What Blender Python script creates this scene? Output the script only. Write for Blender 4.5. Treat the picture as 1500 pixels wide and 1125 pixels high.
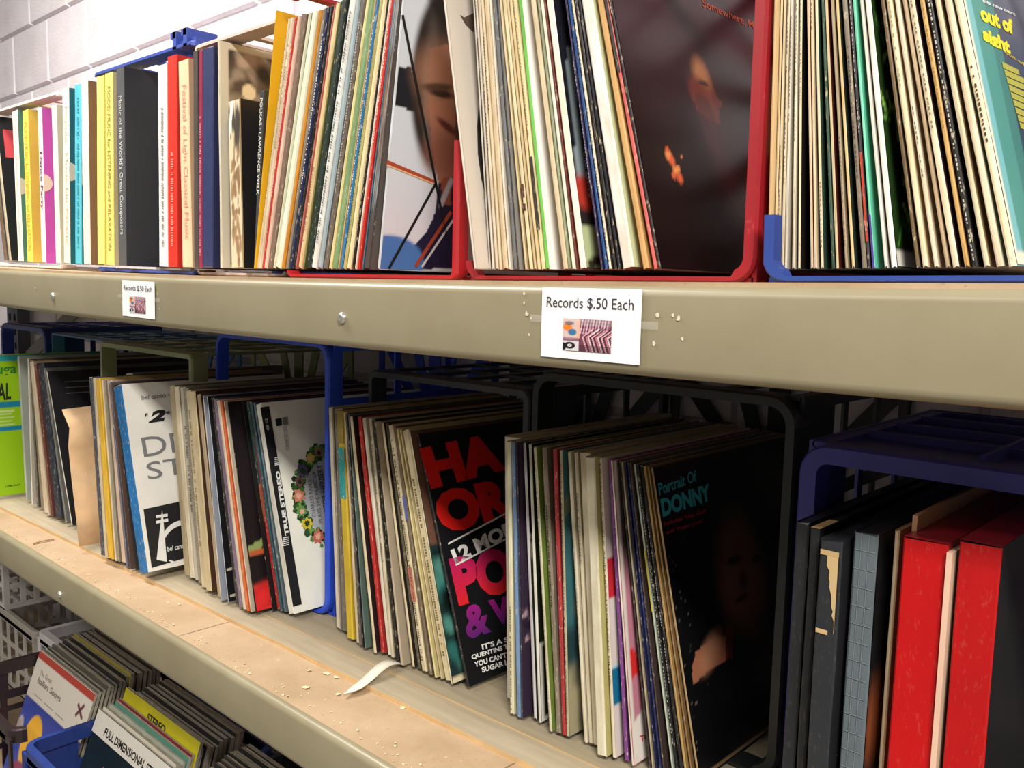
import bpy, bmesh, math, random
import numpy as np
from mathutils import Matrix, Vector

random.seed(7)
rng = np.random.default_rng(7)
for o in list(bpy.data.objects):
    bpy.data.objects.remove(o, do_unlink=True)
S = bpy.context.scene
COL = S.collection

# ------------------------------------------------------------------ camera
EYE = 1.30                      # lens height above the floor; rack runs along X, depth is +Y
W_PX, H_PX, F_PX = 1500, 1125, 1290.0
PITCH, YAW, ROLL = (math.radians(a) for a in (6.13768, 47.04699, 1.32917))
_F = np.array([-math.cos(YAW)*math.cos(PITCH), math.sin(YAW)*math.cos(PITCH), -math.sin(PITCH)])
_R0 = np.array([math.sin(YAW), math.cos(YAW), 0.0])
_U0 = np.cross(_R0, _F)
_R = _R0*math.cos(ROLL) + _U0*math.sin(ROLL)
_U = np.cross(_R, _F)
cam_data = bpy.data.cameras.new('camera')
cam_data.sensor_width = 36.0
cam_data.lens = F_PX*36.0/W_PX
cam_data.clip_start = 0.02
cam = bpy.data.objects.new('camera', cam_data)
COL.objects.link(cam)
m = Matrix(((_R[0], _U[0], -_F[0], 0), (_R[1], _U[1], -_F[1], 0), (_R[2], _U[2], -_F[2], EYE), (0, 0, 0, 1)))
cam.matrix_world = m
S.camera = cam

# ------------------------------------------------------------------ light
world = bpy.data.worlds.new('shop_ambient')
S.world = world
world.use_nodes = True
world.node_tree.nodes['Background'].inputs[0].default_value = (1.0, 0.95, 0.88, 1)
world.node_tree.nodes['Background'].inputs[1].default_value = 0.16
def area(name, loc, sx, sy, watts, col, rot=(0, 0, 0)):
    d = bpy.data.lights.new(name, 'AREA')
    d.shape = 'RECTANGLE'; d.size = sx; d.size_y = sy; d.energy = watts; d.color = col
    o = bpy.data.objects.new(name, d); o.location = loc; o.rotation_euler = rot
    COL.objects.link(o)
    return o
WARM = (1.0, 0.95, 0.88)
area('ceiling_tube_light', (-2.1, 0.12, 2.70), 1.3, 0.28, 47, WARM)
area('ceiling_tube_light', (1.1, -0.65, 2.75), 1.3, 0.28, 105, WARM)
area('ceiling_tube_light', (-1.3, -1.3, 2.75), 1.3, 0.28, 24, WARM)
vs = S.view_settings
vs.view_transform = 'Standard'; vs.look = 'None'; vs.gamma = 1.0; vs.use_curve_mapping = False
vs.exposure = 0.55

# ------------------------------------------------------------------ helpers
def ray(x, y):
    return _F*F_PX + _R*(x - W_PX/2) - _U*(y - H_PX/2)
def atY(x, y, Y):
    d = ray(x, y); p = d*(Y/d[1]); return Vector((p[0], p[1], p[2] + EYE))
def atZ(x, y, Z):
    d = ray(x, y); p = d*((Z - EYE)/d[2]); return Vector((p[0], p[1], p[2] + EYE))

def lin(h):
    h = h.lstrip('#')
    c = [int(h[i:i+2], 16)/255 for i in (0, 2, 4)]
    return tuple(v/12.92 if v <= 0.04045 else ((v + 0.055)/1.055)**2.4 for v in c)
def lina(h): return lin(h) + (1.0,)

_mats = {}
def base_mat(name):
    mt = bpy.data.materials.new(name); mt.use_nodes = True
    nt = mt.node_tree
    return mt, nt, nt.nodes['Principled BSDF']
def coords(nt, kind='Object', scale=(1, 1, 1), jitter=True):
    tc = nt.nodes.new('ShaderNodeTexCoord')
    mp = nt.nodes.new('ShaderNodeMapping'); mp.inputs['Scale'].default_value = scale
    nt.links.new(tc.outputs[kind], mp.inputs['Vector'])
    if jitter:
        oi = nt.nodes.new('ShaderNodeObjectInfo')
        mu = nt.nodes.new('ShaderNodeMath'); mu.operation = 'MULTIPLY'; mu.inputs[1].default_value = 97.0
        nt.links.new(oi.outputs['Random'], mu.inputs[0])
        nt.links.new(mu.outputs[0], mp.inputs['Location'])
    return mp.outputs['Vector']
def noise(nt, vec, scale, detail=3.0, rough=0.6):
    n = nt.nodes.new('ShaderNodeTexNoise'); n.inputs['Scale'].default_value = scale
    n.inputs['Detail'].default_value = detail; n.inputs['Roughness'].default_value = rough
    nt.links.new(vec, n.inputs['Vector'])
    return n.outputs['Fac']
def ramp(nt, fac, lo, hi, a=0.0, b=1.0):
    r = nt.nodes.new('ShaderNodeMapRange')
    r.inputs['From Min'].default_value = lo; r.inputs['From Max'].default_value = hi
    r.inputs['To Min'].default_value = a; r.inputs['To Max'].default_value = b
    nt.links.new(fac, r.inputs['Value'])
    return r.outputs['Result']
def mix(nt, fac, a, b):
    n = nt.nodes.new('ShaderNodeMix'); n.data_type = 'RGBA'
    if hasattr(fac, 'links') or hasattr(fac, 'is_linked'): nt.links.new(fac, n.inputs[0])
    else: n.inputs[0].default_value = fac
    for i, v in ((6, a), (7, b)):
        if isinstance(v, tuple): n.inputs[i].default_value = v
        else: nt.links.new(v, n.inputs[i])
    return n.outputs[2]
def bump(nt, bsdf, height, strength, dist=0.002):
    b = nt.nodes.new('ShaderNodeBump'); b.inputs['Strength'].default_value = strength
    b.inputs['Distance'].default_value = dist
    nt.links.new(height, b.inputs['Height']); nt.links.new(b.outputs['Normal'], bsdf.inputs['Normal'])

def spine_mat(hx, clean=False):
    """printed card spine: rubbed and chipped towards bare board"""
    k = 'spine%s%s' % (hx, clean)
    if k in _mats: return _mats[k]
    mt, nt, b = base_mat('card_spine_' + hx)
    c = lina(hx); lum = 0.2126*c[0] + 0.7152*c[1] + 0.0722*c[2]
    v = coords(nt, 'Object', (1, 1, 0.35))
    grime = ramp(nt, noise(nt, v, 60, 4), 0.35, 0.75)
    dark = tuple(x*0.62*(1, .93, .8)[i] for i, x in enumerate(c[:3])) + (1,)
    col = mix(nt, ramp(nt, grime, 0, 1, 0, 0.3 if clean else 0.8), c, dark)
    chips = ramp(nt, noise(nt, v, 320, 5, 0.7), 0.57 if lum < .3 else 0.62, 0.66 if lum < .3 else .74)
    wear = lina('cdbf9f') if lum < .35 else lina('77684f')
    col = mix(nt, ramp(nt, chips, 0, 1, 0, 0.04 if clean else 0.62), col, wear)
    nt.links.new(col, b.inputs['Base Color'])
    b.inputs['Roughness'].default_value = 0.5; b.inputs['Specular IOR Level'].default_value = .25
    bump(nt, b, noise(nt, v, 200, 3), 0.25, 0.0006)
    _mats[k] = mt; return mt
def cover_mat(hx, rough=0.38):
    k = 'cover%s%s' % (hx, rough)
    if k in _mats: return _mats[k]
    mt, nt, b = base_mat('card_cover_' + hx)
    c = lina(hx); v = coords(nt, 'Object')
    d = tuple(x*0.8 for x in c[:3]) + (1,)
    col = mix(nt, ramp(nt, noise(nt, v, 12, 4), 0.4, 0.7, 0, 0.6), c, d)
    col = mix(nt, ramp(nt, noise(nt, v, 260, 3), 0.72, 0.78, 0, 0.5), col, lina('a99c86'))
    nt.links.new(col, b.inputs['Base Color']); b.inputs['Roughness'].default_value = rough
    _mats[k] = mt; return mt
def flat_mat(hx, rough=0.5, metal=0.0):
    k = 'flat%s%s%s' % (hx, rough, metal)
    if k in _mats: return _mats[k]
    mt, nt, b = base_mat('print_' + hx)
    c = lina(hx)
    col = mix(nt, ramp(nt, noise(nt, coords(nt, 'Object'), 90, 2), 0.45, 0.75, 0, 0.35), c, tuple(x*.82 for x in c[:3]) + (1,))
    nt.links.new(col, b.inputs['Base Color'])
    b.inputs['Roughness'].default_value = rough; b.inputs['Metallic'].default_value = metal
    _mats[k] = mt; return mt
def grad_mat(h0, h1, z0, z1, rough=0.4):
    """printed colour blend running up the sleeve (local z)"""
    mt, nt, b = base_mat('print_blend')
    tc = nt.nodes.new('ShaderNodeTexCoord'); sp = nt.nodes.new('ShaderNodeSeparateXYZ')
    nt.links.new(tc.outputs['Object'], sp.inputs[0])
    col = mix(nt, ramp(nt, sp.outputs['Z'], z0, z1), lina(h0), lina(h1))
    nt.links.new(col, b.inputs['Base Color']); b.inputs['Roughness'].default_value = rough
    return mt
def paper_edge():
    if 'edge' in _mats: return _mats['edge']
    mt, nt, b = base_mat('card_edges')
    v = coords(nt, 'Object', (4, .3, .3))
    col = mix(nt, ramp(nt, noise(nt, v, 160, 4), 0.35, 0.7), lina('bdb5a2'), lina('776f60'))
    nt.links.new(col, b.inputs['Base Color']); b.inputs['Roughness'].default_value = 0.8
    _mats['edge'] = mt; return mt
def art_mat(rough=0.35):
    k = 'art%s' % rough
    if k in _mats: return _mats[k]
    mt, nt, b = base_mat('printed_artwork')
    a = nt.nodes.new('ShaderNodeVertexColor'); a.layer_name = 'print'
    v = coords(nt, 'Object')
    col = mix(nt, ramp(nt, noise(nt, v, 300, 4, .7), 0.70, 0.78, 0, 0.35), a.outputs['Color'], lina('a89c88'))
    nt.links.new(col, b.inputs['Base Color']); b.inputs['Roughness'].default_value = rough; b.inputs['Specular IOR Level'].default_value = .35
    _mats[k] = mt; return mt
def plastic(hx, rough=0.42):
    k = 'plastic' + hx
    if k in _mats: return _mats[k]
    mt, nt, b = base_mat('moulded_plastic_' + hx)
    c = lina(hx); v = coords(nt, 'Object')
    col = mix(nt, ramp(nt, noise(nt, v, 25, 5), 0.45, 0.75, 0, 0.5), c, tuple(x*.7 for x in c[:3]) + (1,))
    scuff = ramp(nt, noise(nt, coords(nt, 'Object', (1, 6, 1)), 70, 4), 0.68, 0.75, 0, 0.35)
    col = mix(nt, scuff, col, tuple(min(1, x*1.5 + .06) for x in c[:3]) + (1,))
    nt.links.new(col, b.inputs['Base Color']); b.inputs['Roughness'].default_value = rough
    _mats[k] = mt; return mt

def tag(o, label, cat, group=None):
    o['label'] = label; o['category'] = cat
    if group: o['group'] = group
    n = len(label.split())
    if n < 4 or n > 16: print('LABEL LENGTH', n, label)
    return o
def link(name, mesh, mats=(), parent=None, smooth=False):
    for mt in mats: mesh.materials.append(mt)
    o = bpy.data.objects.new(name, mesh); COL.objects.link(o)
    if parent is not None: o.parent = parent
    if smooth:
        for p in mesh.polygons: p.use_smooth = True
    return o
def bm_obj(name, bm, mats, parent=None, smooth=False):
    me = bpy.data.meshes.new(name); bm.normal_update(); bm.to_mesh(me); bm.free()
    return link(name, me, mats if isinstance(mats, (list, tuple)) else [mats], parent, smooth)
def py_obj(name, verts, faces, mats, parent=None, smooth=False):
    me = bpy.data.meshes.new(name); me.from_pydata([tuple(v) for v in verts], [], faces); me.update()
    return link(name, me, mats if isinstance(mats, (list, tuple)) else [mats], parent, smooth)
def empty(name, loc, rot=(0, 0, 0)):
    o = bpy.data.objects.new(name, None); o.empty_display_size = 0.05
    o.location = loc; o.rotation_euler = rot; COL.objects.link(o)
    return o
def slab(bm, x0, x1, y0, y1, z0, z1, f=None):
    vs_ = [(x0, y0, z0), (x1, y0, z0), (x1, y1, z0), (x0, y1, z0), (x0, y0, z1), (x1, y0, z1), (x1, y1, z1), (x0, y1, z1)]
    if f: vs_ = [f(*p) for p in vs_]
    v = [bm.verts.new(p) for p in vs_]
    for q in ((0, 3, 2, 1), (4, 5, 6, 7), (0, 1, 5, 4), (1, 2, 6, 5), (2, 3, 7, 6), (3, 0, 4, 7)):
        bm.faces.new([v[i] for i in q])

# ------------------------------------------------------------------ structure: floor and wall
FACE = 0.55                    # front face of the rack beams
WALL = 1.13
def concrete():
    mt, nt, b = base_mat('painted_floor')
    v = coords(nt, 'Object', jitter=False)
    col = mix(nt, ramp(nt, noise(nt, v, 6, 6), .35, .7), lina('6d675d'), lina('8a8377'))
    nt.links.new(col, b.inputs['Base Color']); b.inputs['Roughness'].default_value = .45
    return mt
bm = bmesh.new(); slab(bm, -5.5, 2.5, -3.0, WALL + .2, -0.1, 0.0)
fl = bm_obj('floor', bm, concrete()); fl['kind'] = 'structure'; fl['label'] = 'grey shop floor under the rack'
def block_paint(joint=False):
    mt, nt, b = base_mat('white_block_paint' + ('_joint' if joint else ''))
    v = coords(nt, 'Object', jitter=not joint)
    col = mix(nt, ramp(nt, noise(nt, v, 7, 5), .4, .7), lina('e8e2e8'), lina('dcd4da'))
    nt.links.new(col, b.inputs['Base Color']); b.inputs['Roughness'].default_value = .6
    bump(nt, b, noise(nt, v, 120, 6, .7), .8, .004)
    return mt
bm = bmesh.new(); slab(bm, -5.5, 2.5, WALL + .008, WALL + .2, 0.0, 2.9)
wall = bm_obj('wall_back', bm, block_paint(True)); wall['kind'] = 'structure'; wall['label'] = 'white painted concrete block wall behind the rack'
CH = (atY(40, 39, WALL).z - atY(40, 132, WALL).z)       # course height read off the joints
CL = 0.318
z_ref = atY(40, 39, WALL).z
x_ref = atY(72, 60, WALL).x
blk = None
bpaint = block_paint()
def make_block():
    w, h, d, c = CL - .009, CH - .009, .012, .004
    pr = [(0, 0), (c, c)]
    v = []; f = []
    for (ix, y) in ((0, .012), (c, 0)):
        v += [(ix, y, ix), (w - ix, y, ix), (w - ix, y, h - ix), (ix, y, h - ix)]
    for i in range(4):
        j = (i + 1) % 4; f.append((i, j, 4 + j, 4 + i))
    f.append((4, 5, 6, 7))
    me = bpy.data.meshes.new('block'); me.from_pydata(v, [], f); me.update(); me.materials.append(bpaint)
    return me
bme = make_block()
k0 = math.ceil((0 - z_ref)/CH); k1 = int((2.8 - z_ref)/CH)
for k in range(k0 - 1, k1):
    zb = z_ref + k*CH
    if zb < 0: continue
    off = 0.0 if (k % 2) else CL*.52
    for i in range(-7, 19):
        xb = x_ref + off + i*CL
        if xb < -5.4 or xb > 2.1: continue
        o = bpy.data.objects.new('block', bme); COL.objects.link(o); o.parent = wall
        o.location = (xb, WALL - .004, zb)

# ------------------------------------------------------------------ shelving rack
def deck_rel(x):
    x = min(max(x, -2.1), .35)
    return FACE*(.0248 - .0118*(1 - ((x/FACE + 1.3)/1.6)**2))
def deckz(x): return EYE + deck_rel(x)
LOWZ = EYE - .490              # top of the plywood on the middle shelf
BOTZ = EYE - 1.165             # top of the bottom shelf
def beam_paint():
    mt, nt, b = base_mat('taupe_enamel')
    v = coords(nt, 'Object', jitter=False)
    col = mix(nt, ramp(nt, noise(nt, v, 5, 4), .4, .7), lina('8c846b'), lina('827960'))
    col = mix(nt, ramp(nt, noise(nt, coords(nt, 'Object', (.4, 1, 1), False), 160, 5, .75), .74, .78, 0, .6), col, lina('d8d0bd'))
    nt.links.new(col, b.inputs['Base Color']); b.inputs['Roughness'].default_value = .36
    bump(nt, b, noise(nt, v, 30, 3), .08, .002)
    return mt
BEAM = beam_paint()
def chipboard(c0='b0977a', c1='9b8263'):
    mt, nt, b = base_mat('particle_board')
    v = coords(nt, 'Object', jitter=True)
    col = mix(nt, ramp(nt, noise(nt, v, 9, 5), .35, .7), lina(c0), lina(c1))
    col = mix(nt, ramp(nt, noise(nt, v, 220, 4, .7), .60, .72, 0, .55), col, lina('7d6345'))
    col = mix(nt, ramp(nt, noise(nt, v, 90, 4, .7), .66, .74, 0, .6), col, lina('ddc9a6'))
    nt.links.new(col, b.inputs['Base Color']); b.inputs['Roughness'].default_value = .75
    bump(nt, b, noise(nt, v, 260, 4), .3, .001)
    return mt
def plywood(c0, c1, stretch=(.6, 9, 9)):
    mt, nt, b = base_mat('dusty_plywood')
    v = coords(nt, 'Object', stretch)
    col = mix(nt, ramp(nt, noise(nt, v, 9, 5), .35, .7), lina(c0), lina(c1))
    v2 = coords(nt, 'Object')
    col = mix(nt, ramp(nt, noise(nt, v2, 14, 6), .5, .75, 0, .5), col, lina('8d8272'))
    nt.links.new(col, b.inputs['Base Color']); b.inputs['Roughness'].default_value = .8
    return mt
CHIP = chipboard(); PLY = plywood('a1957e', '908369'); PLYEDGE = plywood('d9b883', 'b08a58', (.5, 60, 160))
STEEL = flat_mat('4a4e58', .5, .3)
X0R, X1R = -3.35, 0.62
rack = empty('shelving_rack', ((X0R + X1R)/2, FACE, 0))
tag(rack, 'taupe steel shelving rack with worn board shelves against the white wall', 'shelving')
RX = (X0R + X1R)/2
def rack_part(o):
    o.parent = rack; o.matrix_parent_inverse = Matrix.Translation((-RX, -FACE, 0)); return o
def beam(name, topf, height):
    # C-shaped section swept along X with soft top and bottom folds
    prof = []
    r = .008
    for a in np.linspace(0, math.pi/2, 6): prof.append((r - r*math.sin(a), -(r - r*math.cos(a))))   # (y, z) from top to the face
    prof.append((0, -height*.5))
    r2 = .008
    for a in np.linspace(0, math.pi/2, 5): prof.append((r2 - r2*math.cos(a), -height + r2 - r2*math.sin(a)))
    prof = [(.045, 0)] + prof + [(.045, -height), (.045, -height + .003), (.012, -height + .003), (.004, -height*.5), (.004, -.012), (.045, -.004)]
    xs = np.linspace(X0R, X1R, 61)
    v = []; f = []
    n = len(prof)
    for x in xs:
        for (y, z) in prof: v.append((x, FACE + y, topf(x) + z))
    for i in range(len(xs) - 1):
        for j in range(n):
            a = i*n + j; b_ = i*n + (j + 1) % n
            f.append((a, b_, b_ + n, a + n))
    return rack_part(py_obj(name, v, f, BEAM, None, True))
UBH, LBH = .068, .067
UB = beam('beam', lambda x: deckz(x) - .0035, UBH)
LBT = EYE - .4955
LB = beam('beam', lambda x: LBT - .0022, LBH - .0022)
beam('beam', lambda x: BOTZ - .016, .06)
# upper deck board, bowed with the beam
def bowed_board(x0, x1, y0, y1, topf, th, mat, nx=40):
    v = []; f = []
    for i in range(nx + 1):
        x = x0 + (x1 - x0)*i/nx; z = topf(x)
        v += [(x, y0, z - th), (x, y0, z), (x, y1, z), (x, y1, z - th)]
    for i in range(nx):
        for j in range(4):
            a = i*4 + j; b_ = i*4 + (j + 1) % 4; f.append((a, a + 4, b_ + 4, b_))
    f += [(0, 1, 2, 3), (nx*4 + 3, nx*4 + 2, nx*4 + 1, nx*4)]
    return rack_part(py_obj('deck_board', v, f, mat))
bowed_board(X0R, X1R, FACE + .012, 1.10, deckz, .016, CHIP)
# middle deck: particle boards set end to end, plywood strip and sheet laid on top
cuts = [X0R, -1.405, -.835, .0, X1R]
# seams read from the photograph
sx1 = atZ(268, 928, LBT).x; sx2 = atZ(745, 1120, LBT).x
cuts = [X0R, sx1, sx2, X1R]
for i in range(3):
    bm = bmesh.new(); slab(bm, cuts[i] + .0012, cuts[i+1] - .0012, FACE + .010, 1.09, LBT - .0185, LBT - .002)
    rack_part(bm_obj('deck_board', bm, CHIP))
def ply(x0, x1, ya0, ya1, yb, zt, th, mats):
    # front edge skewed from ya0 (left end) to ya1 (right end)
    v = [(x0, ya0, zt - th), (x1, ya1, zt - th), (x1, yb, zt - th), (x0, yb, zt - th), (x0, ya0, zt), (x1, ya1, zt), (x1, yb, zt), (x0, yb, zt)]
    f = [(0, 3, 2, 1), (4, 5, 6, 7), (0, 1, 5, 4), (1, 2, 6, 5), (2, 3, 7, 6), (3, 0, 4, 7)]
    o = py_obj('plywood_sheet', v, f, mats)
    o.data.polygons[2].material_index = 1
    return rack_part(o)
ply(X0R, X1R, .575, .690, 1.09, LOWZ - .0015, .0070, [plywood('a99c84', '988a70'), PLYEDGE])
ply(-1.19, X1R, .680, .735, 1.095, LOWZ, .0030, [PLY, PLYEDGE])
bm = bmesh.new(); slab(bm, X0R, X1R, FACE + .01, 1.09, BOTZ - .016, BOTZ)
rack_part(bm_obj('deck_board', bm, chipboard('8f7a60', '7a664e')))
def upright(x, y, w, d, h):
    bm = bmesh.new()
    t = .003
    # front flange built as strips leaving two columns of keyhole slots
    cols = [(-w/2, -w*.34), (-w*.14, w*.14), (w*.34, w/2)]
    for a, b_ in cols: slab(bm, a, b_, 0, t, 0, h)
    pitch = .05; n = int(h/pitch)
    for c in (-w*.24, w*.24):
        for k in range(n):
            slab(bm, c - w*.10, c + w*.10, 0, t, k*pitch + .024, (k + 1)*pitch)
    slab(bm, -w/2, -w/2 + t, t, d, 0, h); slab(bm, w/2 - t, w/2, t, d, 0, h)
    o = bm_obj('upright', bm, STEEL); o.location = (x, y, 0)
    return rack_part(o)
px_ = atY(20, 462, 1.075)
upright(px_.x, 1.070, .105, .04, EYE - .02)
upright(X0R + .03, FACE + .05, .06, .05, 2.0)
upright(X1R - .03, FACE + .05, .06, .05, 2.0)
upright(X1R - .03, 1.05, .06, .05, 2.0)
# diagonal back brace
a_ = atY(112, 455, 1.085); b_ = atY(84, 482, 1.085); d_ = (a_ - b_).normalized()
p_, q_ = b_ - d_*.30, a_ + d_*.08
nrm = Vector((0, 1, 0)); sd = d_.cross(nrm).normalized()*.022
bm = bmesh.new()
vv = [bm.verts.new(c + s*sd + nrm*e) for e in (-.004, .004) for c in (p_, q_) for s in (-1, 1)]
for q in ((0, 1, 3, 2), (4, 6, 7, 5), (0, 4, 5, 1), (2, 3, 7, 6), (0, 2, 6, 4), (1, 5, 7, 3)): bm.faces.new([vv[i] for i in q])
rack_part(bm_obj('brace', bm, flat_mat('6f6a60', .5, .2)))
# bolts on the beam faces
ZINC = flat_mat('c9c6bd', .3, .8)
for (x, y) in ((78, 434), (502, 466), (88, 871)):
    c = atY(x, y, FACE)
    prof = [(.0062, 0), (.0062, .0012), (.0052, .0032), (.0030, .0044), (.0016, .0040), (0, .0034)]
    v = []; f = []; n = 14
    for (r, h) in prof[:-1]:
        for i in range(n):
            t = 2*math.pi*i/n; v.append((c.x + r*math.cos(t), FACE - h, c.z + r*math.sin(t)))
    v.append((c.x, FACE - prof[-1][1], c.z))
    for j in range(len(prof) - 2):
        for i in range(n): f.append((j*n + i, j*n + (i + 1) % n, (j+1)*n + (i + 1) % n, (j+1)*n + i))
    for i in range(n): f.append(((len(prof) - 2)*n + i, (len(prof) - 2)*n + (i + 1) % n, len(v) - 1))
    py_obj('screw', v, f, ZINC, UB if y < 700 else LB, True)

# ------------------------------------------------------------------ lettering and print helpers
_txt = {}
def text_verts(s, bold=0.0, shear=0.0):
    k = (s, bold, shear)
    if k in _txt: return _txt[k]
    cu = bpy.data.curves.new('lettering', 'FONT'); cu.body = s; cu.size = 1.0; cu.offset = bold; cu.shear = shear
    cu.resolution_u = 3
    ob = bpy.data.objects.new('lettering', cu); COL.objects.link(ob)
    dg = bpy.context.evaluated_depsgraph_get()
    me = bpy.data.meshes.new_from_object(ob.evaluated_get(dg))
    v = np.array([tuple(p.co)[:2] for p in me.vertices]); f = [tuple(p.vertices) for p in me.polygons]
    bpy.data.objects.remove(ob); bpy.data.curves.remove(cu); bpy.data.meshes.remove(me)
    lo = v.min(0); hi = v.max(0); v = (v - lo)/np.maximum(hi - lo, 1e-6)
    _txt[k] = (v, f, (hi - lo)[0]/(hi - lo)[1])
    return _txt[k]
def put_text(parent, s, o, u, v, mat, bold=0.0, shear=0.0, name='lettering', lift=.0005):
    """letters filling the parallelogram o + a*u + b*v (parent's own space)"""
    tv, tf, _ = text_verts(s, bold, shear)
    o = Vector(o); u = Vector(u); v = Vector(v); n = u.cross(v).normalized()*lift
    return py_obj(name, [o + u*a + v*b + n for a, b in tv], tf, mat, parent)
def quad(parent, name, o, u, v, mat, lift=.0004):
    o = Vector(o); u = Vector(u); v = Vector(v); n = u.cross(v).normalized()*lift
    return py_obj(name, [o + n, o + u + n, o + u + v + n, o + v + n], [(0, 1, 2, 3)], mat, parent)
def art(parent, name, o, u, v, fn, n=100, nv=None, lift=.0003, rough=.35):
    """printed picture: a fine grid carrying the ink colour at each point; fn(U, V) -> rgb"""
    nv = nv or n
    o = Vector(o); u = Vector(u); v = Vector(v); nn = u.cross(v).normalized()*lift
    gu, gv = np.meshgrid(np.linspace(0, 1, n), np.linspace(0, 1, nv))
    rgb = np.clip(fn(gu, gv), 0, 1)
    verts = np.array(o + nn)[None, None] + gu[..., None]*np.array(u) + gv[..., None]*np.array(v)
    faces = [(j*n + i, j*n + i + 1, (j + 1)*n + i + 1, (j + 1)*n + i) for j in range(nv - 1) for i in range(n - 1)]
    ob = py_obj(name, verts.reshape(-1, 3).tolist(), faces, art_mat(rough), parent)
    ca = ob.data.color_attributes.new('print', 'FLOAT_COLOR', 'POINT')
    ca.data.foreach_set('color', np.concatenate([rgb.reshape(-1, 3), np.ones((n*nv, 1))], 1).astype(np.float32).ravel())
    return ob
def C(h): return np.array(lin(h))
def sst(x): x = np.clip(x, 0, 1); return x*x*(3 - 2*x)
class Paint:
    def __init__(s, U, V, base):
        s.U, s.V = U, V; s.c = np.ones(U.shape + (3,))*C(base)
    def over(s, m, h):
        m = np.clip(m, 0, 1)[..., None]; s.c = s.c*(1 - m) + C(h)*m; return s
    def ell(s, c, rx, ry, h, rot=0, soft=.15, a=1):
        dx, dy = s.U - c[0], s.V - c[1]; cr, sr = math.cos(rot), math.sin(rot)
        d = np.sqrt(((dx*cr + dy*sr)/rx)**2 + ((-dx*sr + dy*cr)/ry)**2)
        return s.over(a*sst((1 + soft - d)/(2*soft)), h)
    def poly(s, pts, h, a=1):
        ins = np.zeros(s.U.shape, bool); n = len(pts)
        for i in range(n):
            (x1, y1), (x2, y2) = pts[i], pts[(i + 1) % n]
            if y1 == y2: continue
            cnd = (s.V > min(y1, y2)) & (s.V <= max(y1, y2)) & (s.U < (x2 - x1)*(s.V - y1)/(y2 - y1) + x1)
            ins ^= cnd
        return s.over(ins*a, h)
    def line(s, p, q, w, h, a=1):
        px, py = q[0] - p[0], q[1] - p[1]; L = px*px + py*py
        t = np.clip(((s.U - p[0])*px + (s.V - p[1])*py)/L, 0, 1)
        d = np.hypot(s.U - p[0] - t*px, s.V - p[1] - t*py)
        return s.over(a*sst((w*1.3 - d)/(w*.6)), h)
    def box(s, u0, v0, u1, v1, h, a=1):
        return s.over(((s.U >= u0) & (s.U <= u1) & (s.V >= v0) & (s.V <= v1))*a, h)
    def blotch(s, n, h, u0, v0, u1, v1, r0, r1, seed=1, a=1):
        g = np.random.default_rng(seed)
        hs = h if isinstance(h, list) else [h]
        for i in range(n):
            s.ell((g.uniform(u0, u1), g.uniform(v0, v1)), g.uniform(r0, r1), g.uniform(r0, r1), hs[i % len(hs)], g.uniform(0, 3), .5, a)
        return s

# ------------------------------------------------------------------ sleeves
LP = .315
ORD = ['', 'first', 'second', 'third', 'fourth', 'fifth', 'sixth', 'seventh', 'eighth', 'ninth', 'tenth', 'eleventh', 'twelfth', 'thirteenth',
       'fourteenth', 'fifteenth', 'sixteenth', 'seventeenth', 'eighteenth', 'nineteenth', 'twentieth', 'twenty-first', 'twenty-second',
       'twenty-third', 'twenty-fourth', 'twenty-fifth', 'twenty-sixth', 'twenty-seventh', 'twenty-eighth', 'twenty-ninth', 'thirtieth', 'thirty-first', 'thirty-second']
EDGE = paper_edge()
def sleeve(name, loc, lean, t, h, d, spine, cover, yaw=0.0, back=None, boxy=False, tip=0.0):
    """card sleeve or slipcase; spine faces -y, front cover faces +x; origin bottom-left of the spine"""
    c = min(.0016, t*.32) if not boxy else .0012
    prof = [(0, c), (c, 0), (t - c, 0), (t, c), (t, d - .001), (0, d - .001)]
    nz = 7
    v = []; f = []; mi = []
    n = len(prof)
    for k in range(nz):
        fz = k/(nz - 1)
        for i, (x, y) in enumerate(prof):
            jx = rng.uniform(-1, 1)*min(.00035, t*.06) if i < 4 and 0 < k < nz - 1 else 0
            jy = rng.uniform(0, .0006) if i in (1, 2) else 0
            dent = rng.uniform(.0, .0018) if (k in (0, nz - 1) and i in (1, 2)) else 0
            v.append((x + jx, y + jy, h*fz + (dent if k == 0 else -dent)))
    for k in range(nz - 1):
        for i in range(n):
            j = (i + 1) % n
            f.append((k*n + i, k*n + j, (k + 1)*n + j, (k + 1)*n + i))
            mi.append(0 if i in (0, 1, 2) else (1 if i == 3 else (2 if i == 4 else 3)))
    f.append(tuple(range(n - 1, -1, -1))); mi.append(2)
    f.append(tuple((nz - 1)*n + i for i in range(n))); mi.append(2 if not boxy else 1)
    cm = cover_mat(cover)
    o = py_obj(name, v, f, [spine_mat(spine, boxy), cm, EDGE, cm])
    o.data.polygons.foreach_set('material_index', mi)
    o.matrix_world = Matrix.Translation(loc) @ Matrix.Rotation(yaw, 4, 'Z') @ Matrix.Rotation(tip, 4, 'X') @ Matrix.Rotation(lean, 4, 'Y')
    o['_t'] = t; o['_h'] = h; o['_d'] = d
    return o
def cover_pt(o, x, y):
    """photo pixel -> point on the sleeve's cover plane in the sleeve's own space (y along depth, z up)"""
    M = o.matrix_world.inverted()
    a = M @ Vector((0, 0, EYE)); d = (M.to_3x3() @ Vector(ray(x, y)))
    k = (o['_t'] - a.x)/d.x
    p = a + d*k
    return p.y, p.z
def cover_uv(o, x, y):
    a, b = cover_pt(o, x, y); return a/o['_d'], b/o['_h']
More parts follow.
